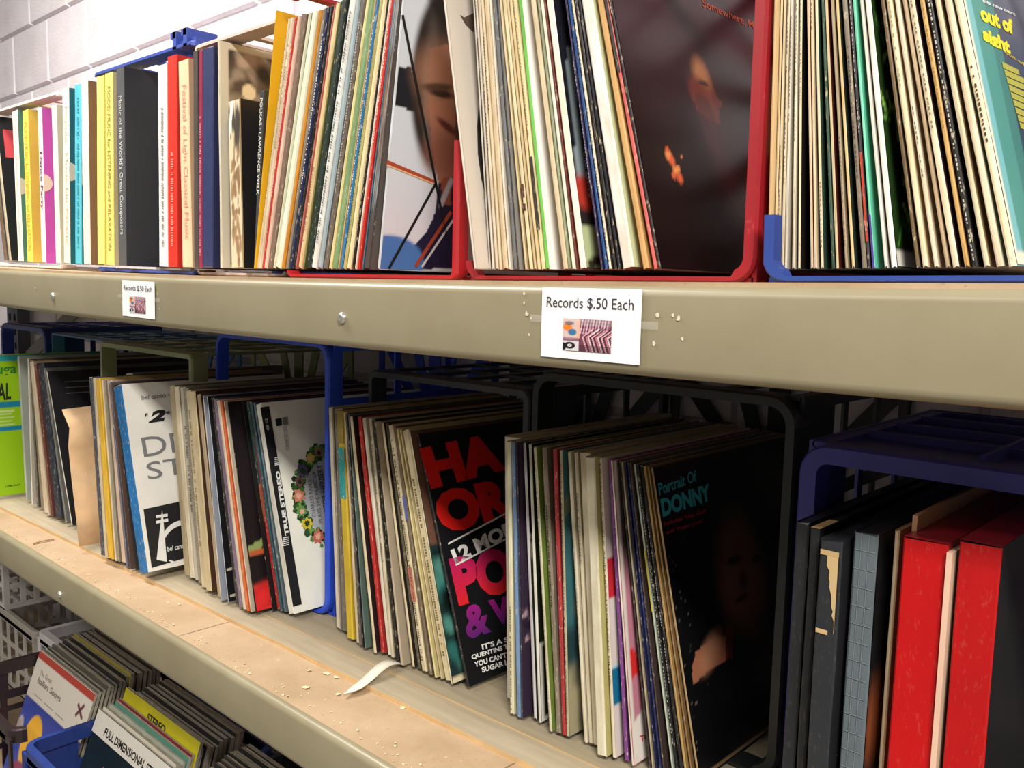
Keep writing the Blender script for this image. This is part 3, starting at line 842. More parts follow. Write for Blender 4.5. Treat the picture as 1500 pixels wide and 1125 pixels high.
def orch(U, V):
    q = lambda x, y: cover_uv(REC['U2', 19], x, y)
    p = Paint(U, V, '1b1d26')
    p.poly([q(826, 60), q(836, 70), q(858, 260), q(846, 280)], '8a979b')
    p.box(0, 0, 1, q(856, 330)[1], 'b4c090'); p.box(0, q(856, 330)[1], 1, q(852, 293)[1], '2c2424')
    p.ell(q(858, 283), .08, .05, 'b5382c', 0, .3)
    p.line(q(864, 388), q(886, 380), .016, '2c2a20')
    return p.c
cover_art(o, orch, 70)
cover_text(o, 'ORCHESTRAS', (853, 222), (862, 290), (862, 222), flat_mat('c9cdd0'), .01)
o = REC['U2', 28]
def profile(U, V):
    q = lambda x, y: cover_uv(REC['U2', 28], x, y)
    p = Paint(U, V, '160c0d'); p.over(sst((V - .35)/.5)*.85, '3a1a22')
    p.ell(q(1075, 235), .14, .26, '431914', .25, .5, .9)
    p.poly([q(1022, 92), q(1032, 95), q(1042, 118), q(1050, 142), q(1058, 152), q(1052, 160), q(1056, 185), q(1040, 180), q(1020, 160), q(1012, 140), q(1014, 112)], '8a3f26')
    p.ell(q(1027, 112), .045, .055, 'd08a50', 0, .6); p.ell(q(1022, 135), .05, .05, '7a3220', 0, .5); p.ell(q(1036, 150), .045, .05, '8f4428', 0, .6)
    p.ell(q(1030, 122), .03, .008, '2c120c', 0, .5)
    p.line(q(1030, 160), q(1085, 300), .05, '521f18', .7)
    for i, (x, y, r) in enumerate(((978, 228, .016), (983, 236, .014), (988, 250, .012), (995, 262, .014), (992, 248, .01), (976, 220, .008), (997, 230, .006), (986, 258, .010))):
        p.ell(q(x, y), r, r*1.1, ['e08a50', 'd05c34'][i % 2], 0, .4)
    return p.c
cover_art(o, profile, 120, .22)
cover_text(o, 'Somewhere, My', (1029, 14), (1110, 49), (1027, -2), flat_mat('c4522c'), .005)

# ------------------------------------------------------------------ top shelf, blue crate on the right
A3 = 'after the tan paper sleeve'
U3 = [
 (1123, 399, (1134, 0), 'cfae7e', 'd8b888', '', dict(Y=.625, w=3, label='tan paper sleeve beside the red crate rim on the top shelf')),
 (1130.5, 401, (1132, 0), 'd9c198', '1d1a18', 'cream sleeve with torn black-lined edge', dict(w=5)),
 (1136, 401, None, 'd6c5a4', 'b8a888', 'buff sleeve', dict(m=(.03, .3, '6f6350'))),
 (1143.6, 401, (1131, 0), 'dccdb0', 'c0b294', 'cream sleeve with faint title', dict(m=(.2, .75, '5d5344'))),
 (1148, 401, None, 'd3ccbc', 'b5ae9e', 'grey-white sleeve', dict(m=(.35, .6, '4a4640'))),
 (1159.6, 400, (1141, 0), 'e3d7bc', 'cabda2', 'ivory sleeve', dict(m=(.3, .95, '6b6252'))),
 (1168.4, 400, (1150, 0), 'e6d9b8', '191615', 'ivory sleeve over a black cover', dict(w=9, s=('LAWRENCE WELK AND HIS CHAMPAGNE MUSIC', .38, .98, '5d5546'), fill=.35)),
 (1187, 401, (1163.5, 0), 'd8c1a0', '6d2622', 'thin buff sleeve with dark red cover', dict(w=4)),
 (1192.4, 401, (1174, 0), 'dfcaa8', 'c9b494', 'warm cream sleeve', dict(m=(.55, .95, '4f4436'))),
 (1202, 401, (1182, 0), 'e0cfae', '2f4438', 'cream sleeve with dark green cover', dict(m=(.05, .2, '4f4436'), w=13)),
 (1218, 400, None, '3d5545', '33463a', 'dark green sleeve', dict(w=5)),
 (1224.4, 399, (1203, 0), 'cdbb94', '4a1c1c', 'straw sleeve with maroon cover', dict(w=8)),
 (1237.8, 399, (1211, 0), 'a8977a', '8c7c60', 'grey-tan sleeve', dict(m=(.05, .3, '5d523e'))),
 (1247.6, 398, (1216, 0), 'dfbf8a', '26302a', 'orange-cream sleeve with split edge', dict(w=6)),
 (1262.7, 397, (1233, 0), '85796a', '5d5448', 'grey-brown sleeve', dict(m=(.2, .5, '3a342c'))),
 (1270.7, 396, (1243, 0), '3a3438', '2b272c', 'charcoal sleeve with red label', dict(bands=((.06, .26, 'b8402e'),), m=(.3, .95, 'b0aaa8'))),
 (1277.8, 396, (1246, 0), '7fd6b4', '5cb896', 'mint green sleeve with purple foot', dict(bands=((.0, .12, '4f3d8c'),))),
 (1295.6, 398, (1257, 0), 'e6e0d2', 'cfc8ba', 'clean white sleeve'),
 (1305, 398, (1265, 0), 'ebe5da', '24421f', 'white sleeve with a fern-green cover', dict(w=8)),
 (1342, 399, (1290, 0), '6f5a3c', '3a3024', 'brown sleeve', dict(w=5)),
 (1351, 401, (1298, 0), 'e3d2ae', 'cdbb96', 'thick cream sleeve', dict(m=(.4, .95, '9c8a68'))),
 (1368, 400, (1310.5, 0), 'e0cdb2', 'c6b296', 'rosy cream sleeve', dict(m=(.2, .35, '6f6252'))),
 (1385, 400, (1322, 0), 'b39c7c', '947e60', 'tan-grey sleeve', dict(w=8)),
 (1395, 400, (1330, 0), 'e3d2b2', '3a2a3a', 'cream sleeve with dark violet cover', dict(w=9, m=(.3, .95, '6f6350'))),
 (1412.7, 399, (1347, 0), 'c9a060', 'a8834a', 'golden tan sleeve', dict(m=(.3, .7, '8d6a38'))),
 (1424, 399, (1356.5, 0), '22211f', '1b1a19', 'black sleeve with white lettering', dict(m=(.02, .98, 'b5b0a4'))),
 (1441, 400, (1369, 0), 'd3c5a4', '8f7a5c', 'buff sleeve with brown shadow side', dict(w=8)),  # brown cover colour beside the buff spine
 (1459, 400, (1383, 0), 'e0cbae', 'c9b498', 'pinkish cream sleeve'),
 (1476.7, 400, (1397.5, 0), 'ecd8b4', '62a8a8', '', dict(w=12, m=(.26, .43, '3a332a'), label='cream-spined record with teal banded cover and yellow title')),
]
group('U3', U3, UZ, .63, A3, 'records in the blue crate on the top shelf', last_t=.008)
o = REC['U3', 18]
def fern(U, V):
    p = Paint(U, V, '203816'); g = np.random.default_rng(2)
    for i in range(260):
        a = (g.uniform(0, 1), g.uniform(.05, 1)); th = g.uniform(.6, 2.4); l = g.uniform(.03, .09)
        p.line(a, (a[0] + l*math.cos(th), a[1] + l*math.sin(th)), .005, ['8fc45c', '62a044', 'c0e898', '4a8434'][i % 4])
    return p.box(0, 0, 1, .035, 'd9d4c6').c
cover_art(o, fern, 100)
o = REC['U3', 28]
def sight(U, V):
    p = Paint(U, V, '4c4f5a')
    u1, u2, u3 = (cover_uv(REC['U3', 28], x, 150)[0] for x in (1452, 1470, 1483))
    p.over((U > u3)*sst((.70 - V)/.5)*.9, '1d3f48'); p.ell((u3 + .15, .85), .12, .2, '6a6c78', 0, .8, .7)
    p.over((U < u3)*1., '3f7f72'); p.over((U < u2)*1., '4a9584'); p.over((U < u1)*1., '78bcbc'); p.over((U < .012)*1., 'efe6cc'); p.box(0, 0, 1, .03, 'efe6cc')
    return p.c
cover_art(o, sight, 90)
YEL, WHT = flat_mat('f0e01c'), flat_mat('efeff0')
cover_text(o, 'out of', (1436, 31), (1484, 52), (1432, 6), YEL, .055)
cover_text(o, 'sight', (1440, 66), (1480, 86), (1436, 38), YEL, .055)
cover_text(o, 'out of', (1470, 78), (1500, 98), (1468, 72), flat_mat('d8b83c'), .02)
cover_text(o, 'hits now more', (1438, 4), (1486, 24), (1437, -2), WHT, .02)
for k in range(9):
    y = 100 + k*11; x = 1468 + k*3.2
    a = cover_pt(o, x, y); b_ = cover_pt(o, x + 24 + 6*(k % 3), y + 11 + 2*(k % 3))
    quad(o, 'cover_line', (o['_t'], a[0], a[1]), (0, b_[0] - a[0], b_[1] - a[1]), (0, 0, .0045), flat_mat('b0ac3c'), .0007)

# crates on the top shelf
Y_UP = .622
def up_crate(name, xa, xb, y0, hgt, hx, label, **kw):
    za, zb_, zm = deckz(xa), deckz(xb), deckz((xa + xb)/2)
    zc = (za + zb_)/2 + max(deckz(xa + (xb - xa)*f) - za - (zb_ - za)*f for f in np.linspace(0, 1, 21)) + .0003
    root = crate(name, xa, xb, y0, y0 + .36, zc, zc + hgt, hx, label, **kw)
    root.rotation_euler = (0, -math.atan2(zb_ - za, xb - xa), 0)      # sits flat on the sagging shelf
    return root
def top_at(x, y, Y, xa, xb): return atY(x, y, Y).z - max((deckz(xa) + deckz(xb))/2, deckz((xa + xb)/2)) - .0003
xw1 = atY(90, 392, .66).x
up_crate('milk_crate', xw1 - .36, xw1, .66, top_at(72, 135, .66, xw1 - .36, xw1), 'ded2cc', 'white plastic crate around the magenta and yellow box sets', handle=False, skip=('left', 'right'), rim_w=.006, rad=.0085, posts='')
xb1, xb2 = atY(144, 395, .66).x, atY(286, 380, .66).x
blue_u = up_crate('milk_crate', xb1, xb2, .66, top_at(200, 85, .66, xb1, xb2), '3c52a8', 'blue plastic crate with top lugs around the charcoal box set', skip=('left', 'right'), rim_w=.006, rad=.0085, posts='')
hb = top_at(200, 85, .66, xb1, xb2); wb = xb2 - xb1
for k in range(2):
    bm = bmesh.new(); x = wb/2 - .060 + k*.034
    slab(bm, x - .006, x + .006, .0, .05, hb - .006, hb + .020); slab(bm, x - .012, x + .022, .006, .05, hb - .006, hb + .006); slab(bm, x - .012, x + .004, 0, .05, hb + .010, hb + .020)
    bm_obj('lug', bm, plastic('3c52a8'), blue_u)
xp1, xp2 = xb2 + .004, atY(419, 395, .66).x
up_crate('milk_crate', xp1, xp2, .66, top_at(350, 44, .66, xp1, xp2), 'd9c3b8', 'pinkish white crate over the navy and picture albums', skip=('left', 'right'), rim_w=.006, rad=.0085, posts='')
Y_A = .622
xa_l, xa_r = atY(419, 400, Y_A).x, atY(669, 400, Y_A).x
up_crate('milk_crate', xa_l, xa_r, Y_A, .348, 'a8151e', 'first red crate, whose rim holds the bow string record', skip=('left', 'right'), rim_w=.007, rad=.0095, posts='', rim_d=.016, stub_r=atY(668, 190, Y_A).z - deckz(xa_r) - .02)
up_crate('milk_crate', atY(692, 405, Y_UP).x - .012, atY(1105, 400, Y_UP).x, Y_UP, .36, '93161f', 'second red crate, around the dark glossy record', skip=('left',), rim_w=.010, rad=.020, posts='r', rim_d=.010)
Y_B = .608
up_crate('milk_crate', atY(1113, 400, Y_B).x, atY(1113, 400, Y_B).x + .36, Y_B, .36, '27418a', 'blue crate under the cream records on the top shelf', skip=('left',), rim_w=.010, rad=.020, posts='r', stub=.03, rim_d=.012)

# ------------------------------------------------------------------ middle shelf
def drop_tag(o, label): return tag(o, label, 'record', 'records on the middle shelf')
o = sleeve('record_sleeve', Vector((-2.138, .592, LOWZ + .0062)), -.03, .004, LP, LP, '86a821', '9cc81e')
tag(o, 'lime green record cover with blue bars beside the plastic-wrapped sleeve', 'record', 'records at the left of the middle shelf')
def lime(U, V):
    q = lambda x, y: cover_uv(o, x, y)
    p = Paint(U, V, '93c01c')
    v1, v2 = q(10, 520)[1], q(10, 528)[1]
    p.box(0, v1, 1, 1, '8a8a3c'); p.box(0, v2, 1, v1, '2f9aa0')
    p.box(0, q(20, 596)[1], 1, q(20, 588)[1], '1f7f9c'); p.box(0, q(20, 630)[1], 1, q(20, 624)[1], '1f7f9c')
    for k in range(5): p.box(.05, q(20, 602 + 5*k)[1], .24 - .02*(k % 2), q(20, 600 + 5*k)[1], 'c0d890')
    return p.c
cover_art(o, lime, 120)
cover_text(o, 'uga', (-6, 553), (24, 551), (-6, 538), flat_mat('2c7a30'), .02)
cover_text(o, 'AL', (-4, 587), (16, 585), (-4, 562), flat_mat('1c241a'), .03)
cover_text(o, 'LPM-2663', (8, 714), (29, 711), (8, 711.5), flat_mat('1c2a12'), .01)

A4 = 'sleeve after the plastic-wrapped one'
L2 = [
 (37.4, 732, (25, 524), 'b4b8ae', '9aa096', '', dict(w=9, label='record in a cloudy plastic outer sleeve beside the lime cover', tmax=.008)),
 (46, 739, (40, 535), 'd9d5c8', 'b8b2a4', 'thin white'),
 (53.5, 742, None, '6a645a', '4a463f', 'dark grey speckled'),
 (60, 746, None, '8d7f6c', '6d6252', 'scuffed grey-brown'),
 (65, 751.5, (44, 537), 'd6c4aa', 'bca98e', 'cream'),
 (70, 755, None, 'c9b7a0', 'a8967e', 'dull cream'),
 (74.5, 756.5, None, '6a3a30', '54302a', 'maroon'),
 (82, 758.5, (56, 541), '2c3242', '262b38', 'navy'),
 (95, 766, (64, 545), '73746f', '5d5e5a', 'grey-edged'),
 (104.5, 770, (68, 548), 'd6d0c0', '15151a', 'white-edged, black-covered', dict(w=3)),
]
group('L2', L2, LZ, None, A4, 'records at the left of the middle shelf', last_t=.0035)
o = REC['L2', 9]
for k, (a, b_) in enumerate(((.30, .8), (.28, .7), (.25, .6))): quad(o, 'cover_line', (o['_t'], .03, .290 - k*.012), (0, .05 + .03*a, 0), (0, 0, .0022), flat_mat('4f4a44'))

# manila envelope, slightly bowed and folded at the top
def envelope():
    bl, br = atZ(113, 806, LOWZ + .001), atZ(150, 800, LOWZ + .001)
    pts_l = [(113, 806, 0), (110, 740, .000), (107, 680, 0), (105.5, 618, .0), (98, 585, -.004)]
    rows_ = []
    Yl = bl.y
    v = []; nU = 8
    zs = [0, .06, .12, .18, .215, .245]
    lx = [bl.x, bl.x - .012, bl.x - .026, bl.x - .036, bl.x - .028, bl.x - .062]
    for k, z in enumerate(zs):
        for i in range(nU + 1):
            f_ = i/nU
            Yy = Yl + .004 + .235*f_
            bulge = .010*math.sin(math.pi*f_)*math.sin(math.pi*min(1, z/.22) + .2)
            v.append((lx[k] + bulge + .010*f_, Yy, LOWZ + .0068 + z + (.012*f_ if k == len(zs) - 1 else 0)))
    f = [(k*(nU + 1) + i, k*(nU + 1) + i + 1, (k + 1)*(nU + 1) + i + 1, (k + 1)*(nU + 1) + i) for k in range(len(zs) - 1) for i in range(nU)]
    mt = plywood('d9b48a', 'cda67a', (2, 2, 2)); mt.name = 'manila_paper'
    o = py_obj('manila_envelope', v, f, mt, None, True)
    sm = o.modifiers.new('thickness', 'SOLIDIFY'); sm.thickness = .0022
    return o
o = envelope(); tag(o, 'plain manila envelope with a creased top edge standing among the records', 'envelope')

A5 = 'sleeve after the manila envelope'
L3 = [
 (139, 806, None, 'cfc9ba', 'a8a294', 'pale grey', dict(X=-1.596, Y=.70)),
 (143, 808, None, 'b5b0a2', '8d8880', 'dusty grey', dict(X=-1.588, Y=.695)),
 (147.5, 813, (130, 557), '4a4d58', '3a3c44', 'slate'),
 (153.5, 816, None, 'cbbb9c', 'b3a384', 'cream'),
 (158.5, 818, (140, 563), 'ddb23c', 'c99c2c', 'mustard yellow'),
 (168.3, 822, None, 'd3c6ae', 'b5a890', 'off-white'),
 (173, 823, None, '8f8878', '746e60', 'dirty grey'),
 (178, 824, (157, 569), 'd0b49c', 'b0967e', 'pinkish cream'),
 (184, 831, None, '6d6c78', '55545e', 'blue-grey mottled'),
 (191, 834, (163, 573), '6f5548', '56423a', 'brown mottled'),
 (198.6, 836, None, '33302f', '2a2726', 'near-black'),
 (204.5, 840, (167, 578), '1d6fae', 'ebe8e0', '', dict(label='white demonstration record cover with a broad blue spine and black square', w=14)),
]
group('L3', L3, LZ, None, A5, 'records between the envelope and the blue crate', last_t=.030)
o = REC['L3', 11]; B = o
GREY, BLK, WH = flat_mat('77787a'), flat_mat('17181a'), flat_mat('e2e3de')
cover_text(B, 'bel canto \u2022', (207, 586), (248, 581.5), (207, 579), GREY, .01)
cover_text(B, '2', (217, 620), (243, 616), (216, 603), BLK, .06, .25)
cover_text(B, '"', (212, 611), (216, 610), (212, 606), BLK, .03)
cover_text(B, '"', (243, 607), (248, 606), (243, 603), BLK, .03)
cover_text(B, 'DEMO', (211, 670), (352, 647), (206, 641), GREY, .0)
cover_text(B, 'STEREO', (217, 703), (392, 672), (213, 678), GREY, .0)
def cquad(o, name, pts, mat, lift=.0008):
    t = o['_t'] + lift
    return py_obj(name, [(t,) + cover_pt(o, *p) for p in pts], [tuple(range(len(pts) - 1, -1, -1))], mat, o)
BP = cquad(B, 'cover_panel', [(210, 746), (290, 729), (290, 812), (222, 832)], BLK, .0006)
cquad(B, 'cover_emblem', [(237, 747), (238.5, 758), (244, 823), (229, 820)], WH, .0012).parent = BP
cquad(B, 'cover_emblem', [(228, 755), (245, 752.5), (245, 757), (228.5, 759)], WH, .0013).parent = BP
cquad(B, 'cover_emblem', [(228, 763), (245.5, 759.5), (246, 764), (228.5, 767)], WH, .0013).parent = BP
pts = []
c0 = cover_pt(B, 268, 795); R_ = .038
for (a0, a1, tmaxi) in ((.12*math.pi, .97*math.pi, .0085), (1.22*math.pi, 1.80*math.pi, .005)):
    ring = []
    for a in np.linspace(a0, a1, 24):
        th_ = tmaxi*math.sin(math.pi*(a - a0)/(a1 - a0))**.6*.9 + .0012
        for r in (R_ - th_, R_): ring.append((B['_t'] + .0011, c0[0] + r*math.cos(a), max(.007, c0[1] + r*math.sin(a))))
    py_obj('cover_emblem', ring, [(2*i, 2*i + 1, 2*i + 3, 2*i + 2) for i in range(23)], WH, BP)
cover_text(B, 'bel canto', (245, 808), (272, 802), (244.5, 801), WH, .01, 0, .0014).parent = BP

A6 = 'sleeve after the white demonstration cover'
L4 = [
 (270, 842, (248, 571), 'a89a7c', '8d8064', 'tan'),
 (278, 846, (255, 569), 'd8cdb4', 'c0b59c', 'cream'),
 (285.5, 849, (264, 577), 'bdb7a8', '9c968a', 'grey-white', dict(m=(.35, .8, '5a564e'))),
 (289.7, 854, None, '8f887a', '746d60', 'mottled grey'),
 (294.8, 860, (272.5, 584), 'd0c2a0', 'b5a786', 'rubbed cream', dict(m=(.2, .9, '8a7c5c'))),
 (301.5, 865, (278, 586), 'cdbd98', '4a3426', 'tan, brown-covered', dict(w=8)),
 (318.4, 874, (289, 590), 'b09c80', '55402f', 'frayed buff', dict(w=5)),
 (323, 880, (298, 592.5), 'd9d5c8', '8f96a4', 'white speckled', dict(m=(.1, .8, '6f727c'), w=9)),
 (333.6, 882, (301, 592), 'bfc9d6', '16161a', 'pale-edged, black-covered', dict(w=3)),
 (345.4, 885, (309, 592), '3a3736', '2c2a2a', 'charcoal'),
 (350, 889, None, '7d6c84', '5d5064', 'purple mottled'),
 (355.6, 893, (318, 595), 'd6c6ae', 'bca98e', 'cream', dict(w=5)),
 (361, 895.7, (322, 596), 'd2693c', 'b85630', 'orange', dict(w=6)),
 (367, 896.5, (328, 594), 'dcd3c0', 'b5ab98', 'white', dict(w=3)),
 (374, 897, (331, 596), '1d1a1b', '1c1418', 'black-edged, dark-covered', dict(w=4)),
 (398.6, 894, (352, 595.5), '17181a', '131416', 'plain black', dict(w=5)),
 (404.5, 892.5, (357, 595), 'a82c2c', '74312c', 'red', dict(bands=((.6, 1.0, '2f4a46'), (.42, .6, 'a0563c')))),
 (409.6, 895.7, (365, 592.5), '36525c', '2c434c', 'teal-blue scuffed'),
 (416, 897, (371.4, 596), '5d7078', '4c5c64', 'blue-grey'),
 (423, 900, (374.5, 596), 'dcdcd2', 'ececdf', '', dict(w=9, label='white true-stereo record cover with black stripe and flower wreath')),
]
group('L4', L4, LZ, None, A6, 'records in the blue crate on the middle shelf', last_t=.014)
o = REC['L4', 14]
def flower(U, V):
    q = lambda x, y: cover_uv(REC['L4', 14], x, y)
    p = Paint(U, V, '1b1216')
    p.poly([q(361, 803), q(383, 788), q(386, 800), q(362, 812)], '8a9a5c'); p.line(q(362, 814), q(386, 807), .012, 'b55a34')
    p.line(q(371, 862), q(392, 856), .012, '4c7a48')
    p.blotch(40, ['d82c2c', 'e84a3c', 'b81c24'], q(374, 880)[0], q(374, 886)[1], q(398, 870)[0], q(396, 868)[1], .03, .06, 3)
    return p.c
cover_art(o, flower, 80)
o = REC['L4', 8]
for (a, b_) in (((332, 837), (347, 832.5)), ((337, 875), (352, 871))):
    pa, pb = cover_pt(o, *a), cover_pt(o, *b_)
    quad(o, 'cover_line', (o['_t'], pa[0], pa[1]), (0, pb[0] - pa[0], pb[1] - pa[1]), (0, 0, .004), flat_mat('b5b0a0'))
T = REC['L4', 19]
TS = cquad(T, 'cover_stripe', [(381, 597), (394, 595), (442, 885), (429, 889)], BLK, .0006)
cover_text(T, 'TRUE STEREO', (423, 784), (409, 690), (417, 785), WH, .05, 0, .0012).parent = TS
for k in range(5):
    for (x, y) in ((402 + .0*k, 682 - k*2.6), (414, 789 + k*2.8)):
        a = cover_pt(T, x, y); quad(T, 'cover_line', (T['_t'], a[0], a[1]), (0, .010, 0), (0, 0, .0013), WH, .0012)
cover_text(T, 'CSS 122', (394, 630), (391, 613), (390.5, 630.5), WH, .02, 0, .0012).parent = TS
cquad(T, 'cover_emblem', [(403, 614), (412, 612.5), (413, 623), (404, 624.5)], BLK)
cquad(T, 'cover_emblem', [(413.5, 612), (421, 611), (422, 622), (414.5, 623)], GREY)
cover_text(T, 'CORONET RECORDS', (424, 659), (419.5, 624), (418.5, 660), GREY, .0)
wc = cover_pt(T, 485, 727)
def wreath():
    g = random.Random(11); tb = T['_t']
    rx, rz = .058, .071
    pal = ['3d6a2c', '2c4f24', '56853a', '25401f', '6f9a4c', '1c2f1a']
    buckets = {}
    def leaf(y, z, r, hx, n=6, lift=.0008, petal=False):
        v, f = buckets.setdefault(hx, ([], []))
        k = len(v); ph = g.uniform(0, 6)
        m_ = n*2 if petal else n
        for i in range(m_):
            a = 2*math.pi*i/m_ + ph; rr_ = r*(1 if (not petal or i % 2) else .68)*g.uniform(.8, 1.1)
            v.append((tb + lift, y + rr_*math.cos(a), z + rr_*math.sin(a)))
        f.append(tuple(range(k, k + m_)))
    for i in range(420):
        a = g.uniform(0, 2*math.pi); k = g.uniform(.86, 1.16)
        leaf(wc[0] + rx*k*math.cos(a), wc[1] + rz*k*math.sin(a), g.uniform(.003, .0065), g.choice(pal), 5, .0006 + .0004*g.random())
    for i, (deg, hx, r) in enumerate([(118, 'c8b838', .010), (140, '5d4f78', .012), (172, 'c87c60', .012), (208, 'd8c030', .011), (232, 'c06a58', .012), (100, '9a6a58', .009), (60, 'c8b838', .011),
                                      (20, '5d4f78', .012), (-20, 'c87c60', .012), (-60, 'd8c030', .011), (-95, '6a8a40', .011), (155, '7a4a50', .009), (192, '62904a', .010)]):
        a = math.radians(deg); y, z = wc[0] + rx*math.cos(a), wc[1] + rz*math.sin(a)
        leaf(y, z, r, hx, 7, .0014, True); leaf(y, z, r*.5, pal[i % 6] if i % 2 else 'e0a890', 7, .0017, True)
    for hx, (v, f) in buckets.items():
        o = py_obj('cover_wreath', v, f, flat_mat(hx), T); o['kind'] = 'stuff'
    n = 30; py_obj('cover_panel', [(tb + .0005, wc[0] + rx*.9*math.cos(2*math.pi*i/n), wc[1] + rz*.9*math.sin(2*math.pi*i/n)) for i in range(n)], [tuple(range(n))], flat_mat('a8acae'), T)
wreath()
DG = flat_mat('4a4c4e')
cover_text(T, 'CHARLES RAND', (462, 757), (455, 703), (456.5, 758), DG, .0, 0, .0010)
cover_text(T, 'PLAYS THE MUSIC OF', (472, 765), (461.5, 690), (467, 766), DG, .0, 0, .0010)
cover_text(T, 'VICTOR HERBERT', (484, 760), (471, 680), (476, 762), DG, .02, 0, .0010)

A7 = 'sleeve after the blue crate wall'
L5 = [
 (492, 919, (481, 611), 'd6cdba', 'b8ae9a', 'off-white'),
 (497.3, 923, None, '8d867c', '746e64', 'grey mottled', dict(m=(.4, .8, '4f4a44'))),
 (501, 924, (489, 612), '78726c', '5d5852', 'mid grey'),
 (507.8, 934.5, (493.6, 616), 'cdb23c', 'b89c2c', 'mustard, turquoise-topped', dict(bands=((.62, .84, '2f9aa0'), (.86, 1.0, '8f7f3c')))),
 (521, 941, (503, 615), 'cdbb98', 'b0a080', 'cream'),
 (525.6, 945, None, '5c5852', '4a4640', 'dark grey'),
 (531, 949, (508, 620), '2a2430', '201c26', 'black-violet'),
 (534.4, 950, None, '6a8078', '56685f', 'grey-teal'),
 (546.7, 956, (511, 622), 'd6c6a6', '17171a', 'cream, black-covered', dict(w=6)),
 (557, 956, (524, 624), 'b8322f', '9c2a28', 'red'),
 (567.8, 960, (531, 625), 'd6cebc', 'bab29e', 'white'),
 (572, 963, (541, 631), 'cfc4aa', 'aea48a', 'worn ivory', dict(m=(.4, .95, '6f6652'))),
 (579, 967, (545, 633), '2a2926', '201f1d', 'thin black', dict(w=5)),
 (586.7, 975, (549, 634), 'b9ab98', 'a3957f', 'broad tan, black-topped', dict(bands=((.40, .98, '1f1c18'),))),
 (603, 977, (559.5, 635), 'd2c5a2', '26221e', 'straw cream', dict(w=6)),
 (611, 979, None, '55503f', '3d3a30', 'dark olive', dict(w=4)),
 (617.8, 983.5, (570, 637), 'd8cbaa', 'bcae8c', 'cream lettered', dict(m=(.05, .95, '5d5440'), bands=((.28, .42, 'c97a6a'),))),
 (627.8, 989, None, '746654', '5d5244', 'grey-brown', dict(bands=((.62, .72, '5a68b0'),))),
 (636.7, 993, (582, 642), 'd8cb94', 'bcae7c', 'yellowed cream'),
 (645.6, 995, None, 'd6c79c', 'b8aa80', 'straw', dict(m=(.2, .9, '7a6e4c'))),
 (652, 997, (591.6, 649), 'd9cba6', 'bbad88', 'pale cream', dict(m=(.1, .8, '6f6348'))),
 (661, 1003, (602, 651), 'dccfae', '2c4a48', 'cream, teal-covered', dict(w=5)),
 (683.3, 1007, (610.5, 656), '2a2a2c', '121316', '', dict(w=4, label='black record cover with big red and purple poster lettering')),
]
group('L5', L5, LZ, None, A7, 'records in the dark grey crate', last_t=.0042)
o = REC['L5', 21]
def teal(U, V):
    q = lambda x, y: cover_uv(REC['L5', 21], x, y)
    p = Paint(U, V, '1e3230'); p.box(0, q(620, 800)[1], 1, 1, '6a4a3c'); p.box(0, q(630, 870)[1], 1, q(630, 815)[1], '3f8078')
    p.blotch(50, ['2f6a64', '14211f', '508a80', '0f1716'], 0, .05, .4, .5, .02, .06, 4)
    return p.box(0, 0, 1, .02, 'd6c9a8').c
cover_art(o, teal, 70)
P = REC['L5', 22]
RED, GR1, GR2 = flat_mat('d8201c', .3), grad_mat('d8242c', '9c1c74', .10, .19), grad_mat('3c2068', 'a01c7c', .045, .10)
cover_text(P, 'HA', (631, 717), (741, 688), (613, 657), RED, .06)
cover_text(P, 'OR', (648, 785), (756, 756), (630, 722), RED, .06)
cover_text(P, '12 MOR', (667, 827), (757, 781), (659, 806), WH, .045)
for (a, b_) in (((656, 798), (800, 722)), ((667, 829), (800, 760))):
    pa, pb = cover_pt(P, *a), cover_pt(P, *b_); quad(P, 'cover_line', (P['_t'], pa[0], pa[1]), (0, pb[0] - pa[0], pb[1] - pa[1]), (0, 0, .0022), WH, .0010)
cover_text(P, 'PO', (672, 889), (758, 864), (656, 818), GR1, .06)
cover_text(P, '&', (684, 938), (720, 926), (676, 890), GR2, .04)
cover_text(P, 'W', (722, 918), (770, 904), (714, 880), GR2, .05)
for s_, a, b_ in (("IT'S A S", (706, 952), (744, 940)), ('QUENTINS T', (691, 967.5), (744, 951)), ("YOU CAN'T", (695, 977.5), (742, 963)), ('SUGAR L', (706, 985.5), (744, 973.5))):
    c_ = (a[0] - 1.5, a[1] - 8)
    cover_text(P, s_, a, b_, c_, WH, .035)

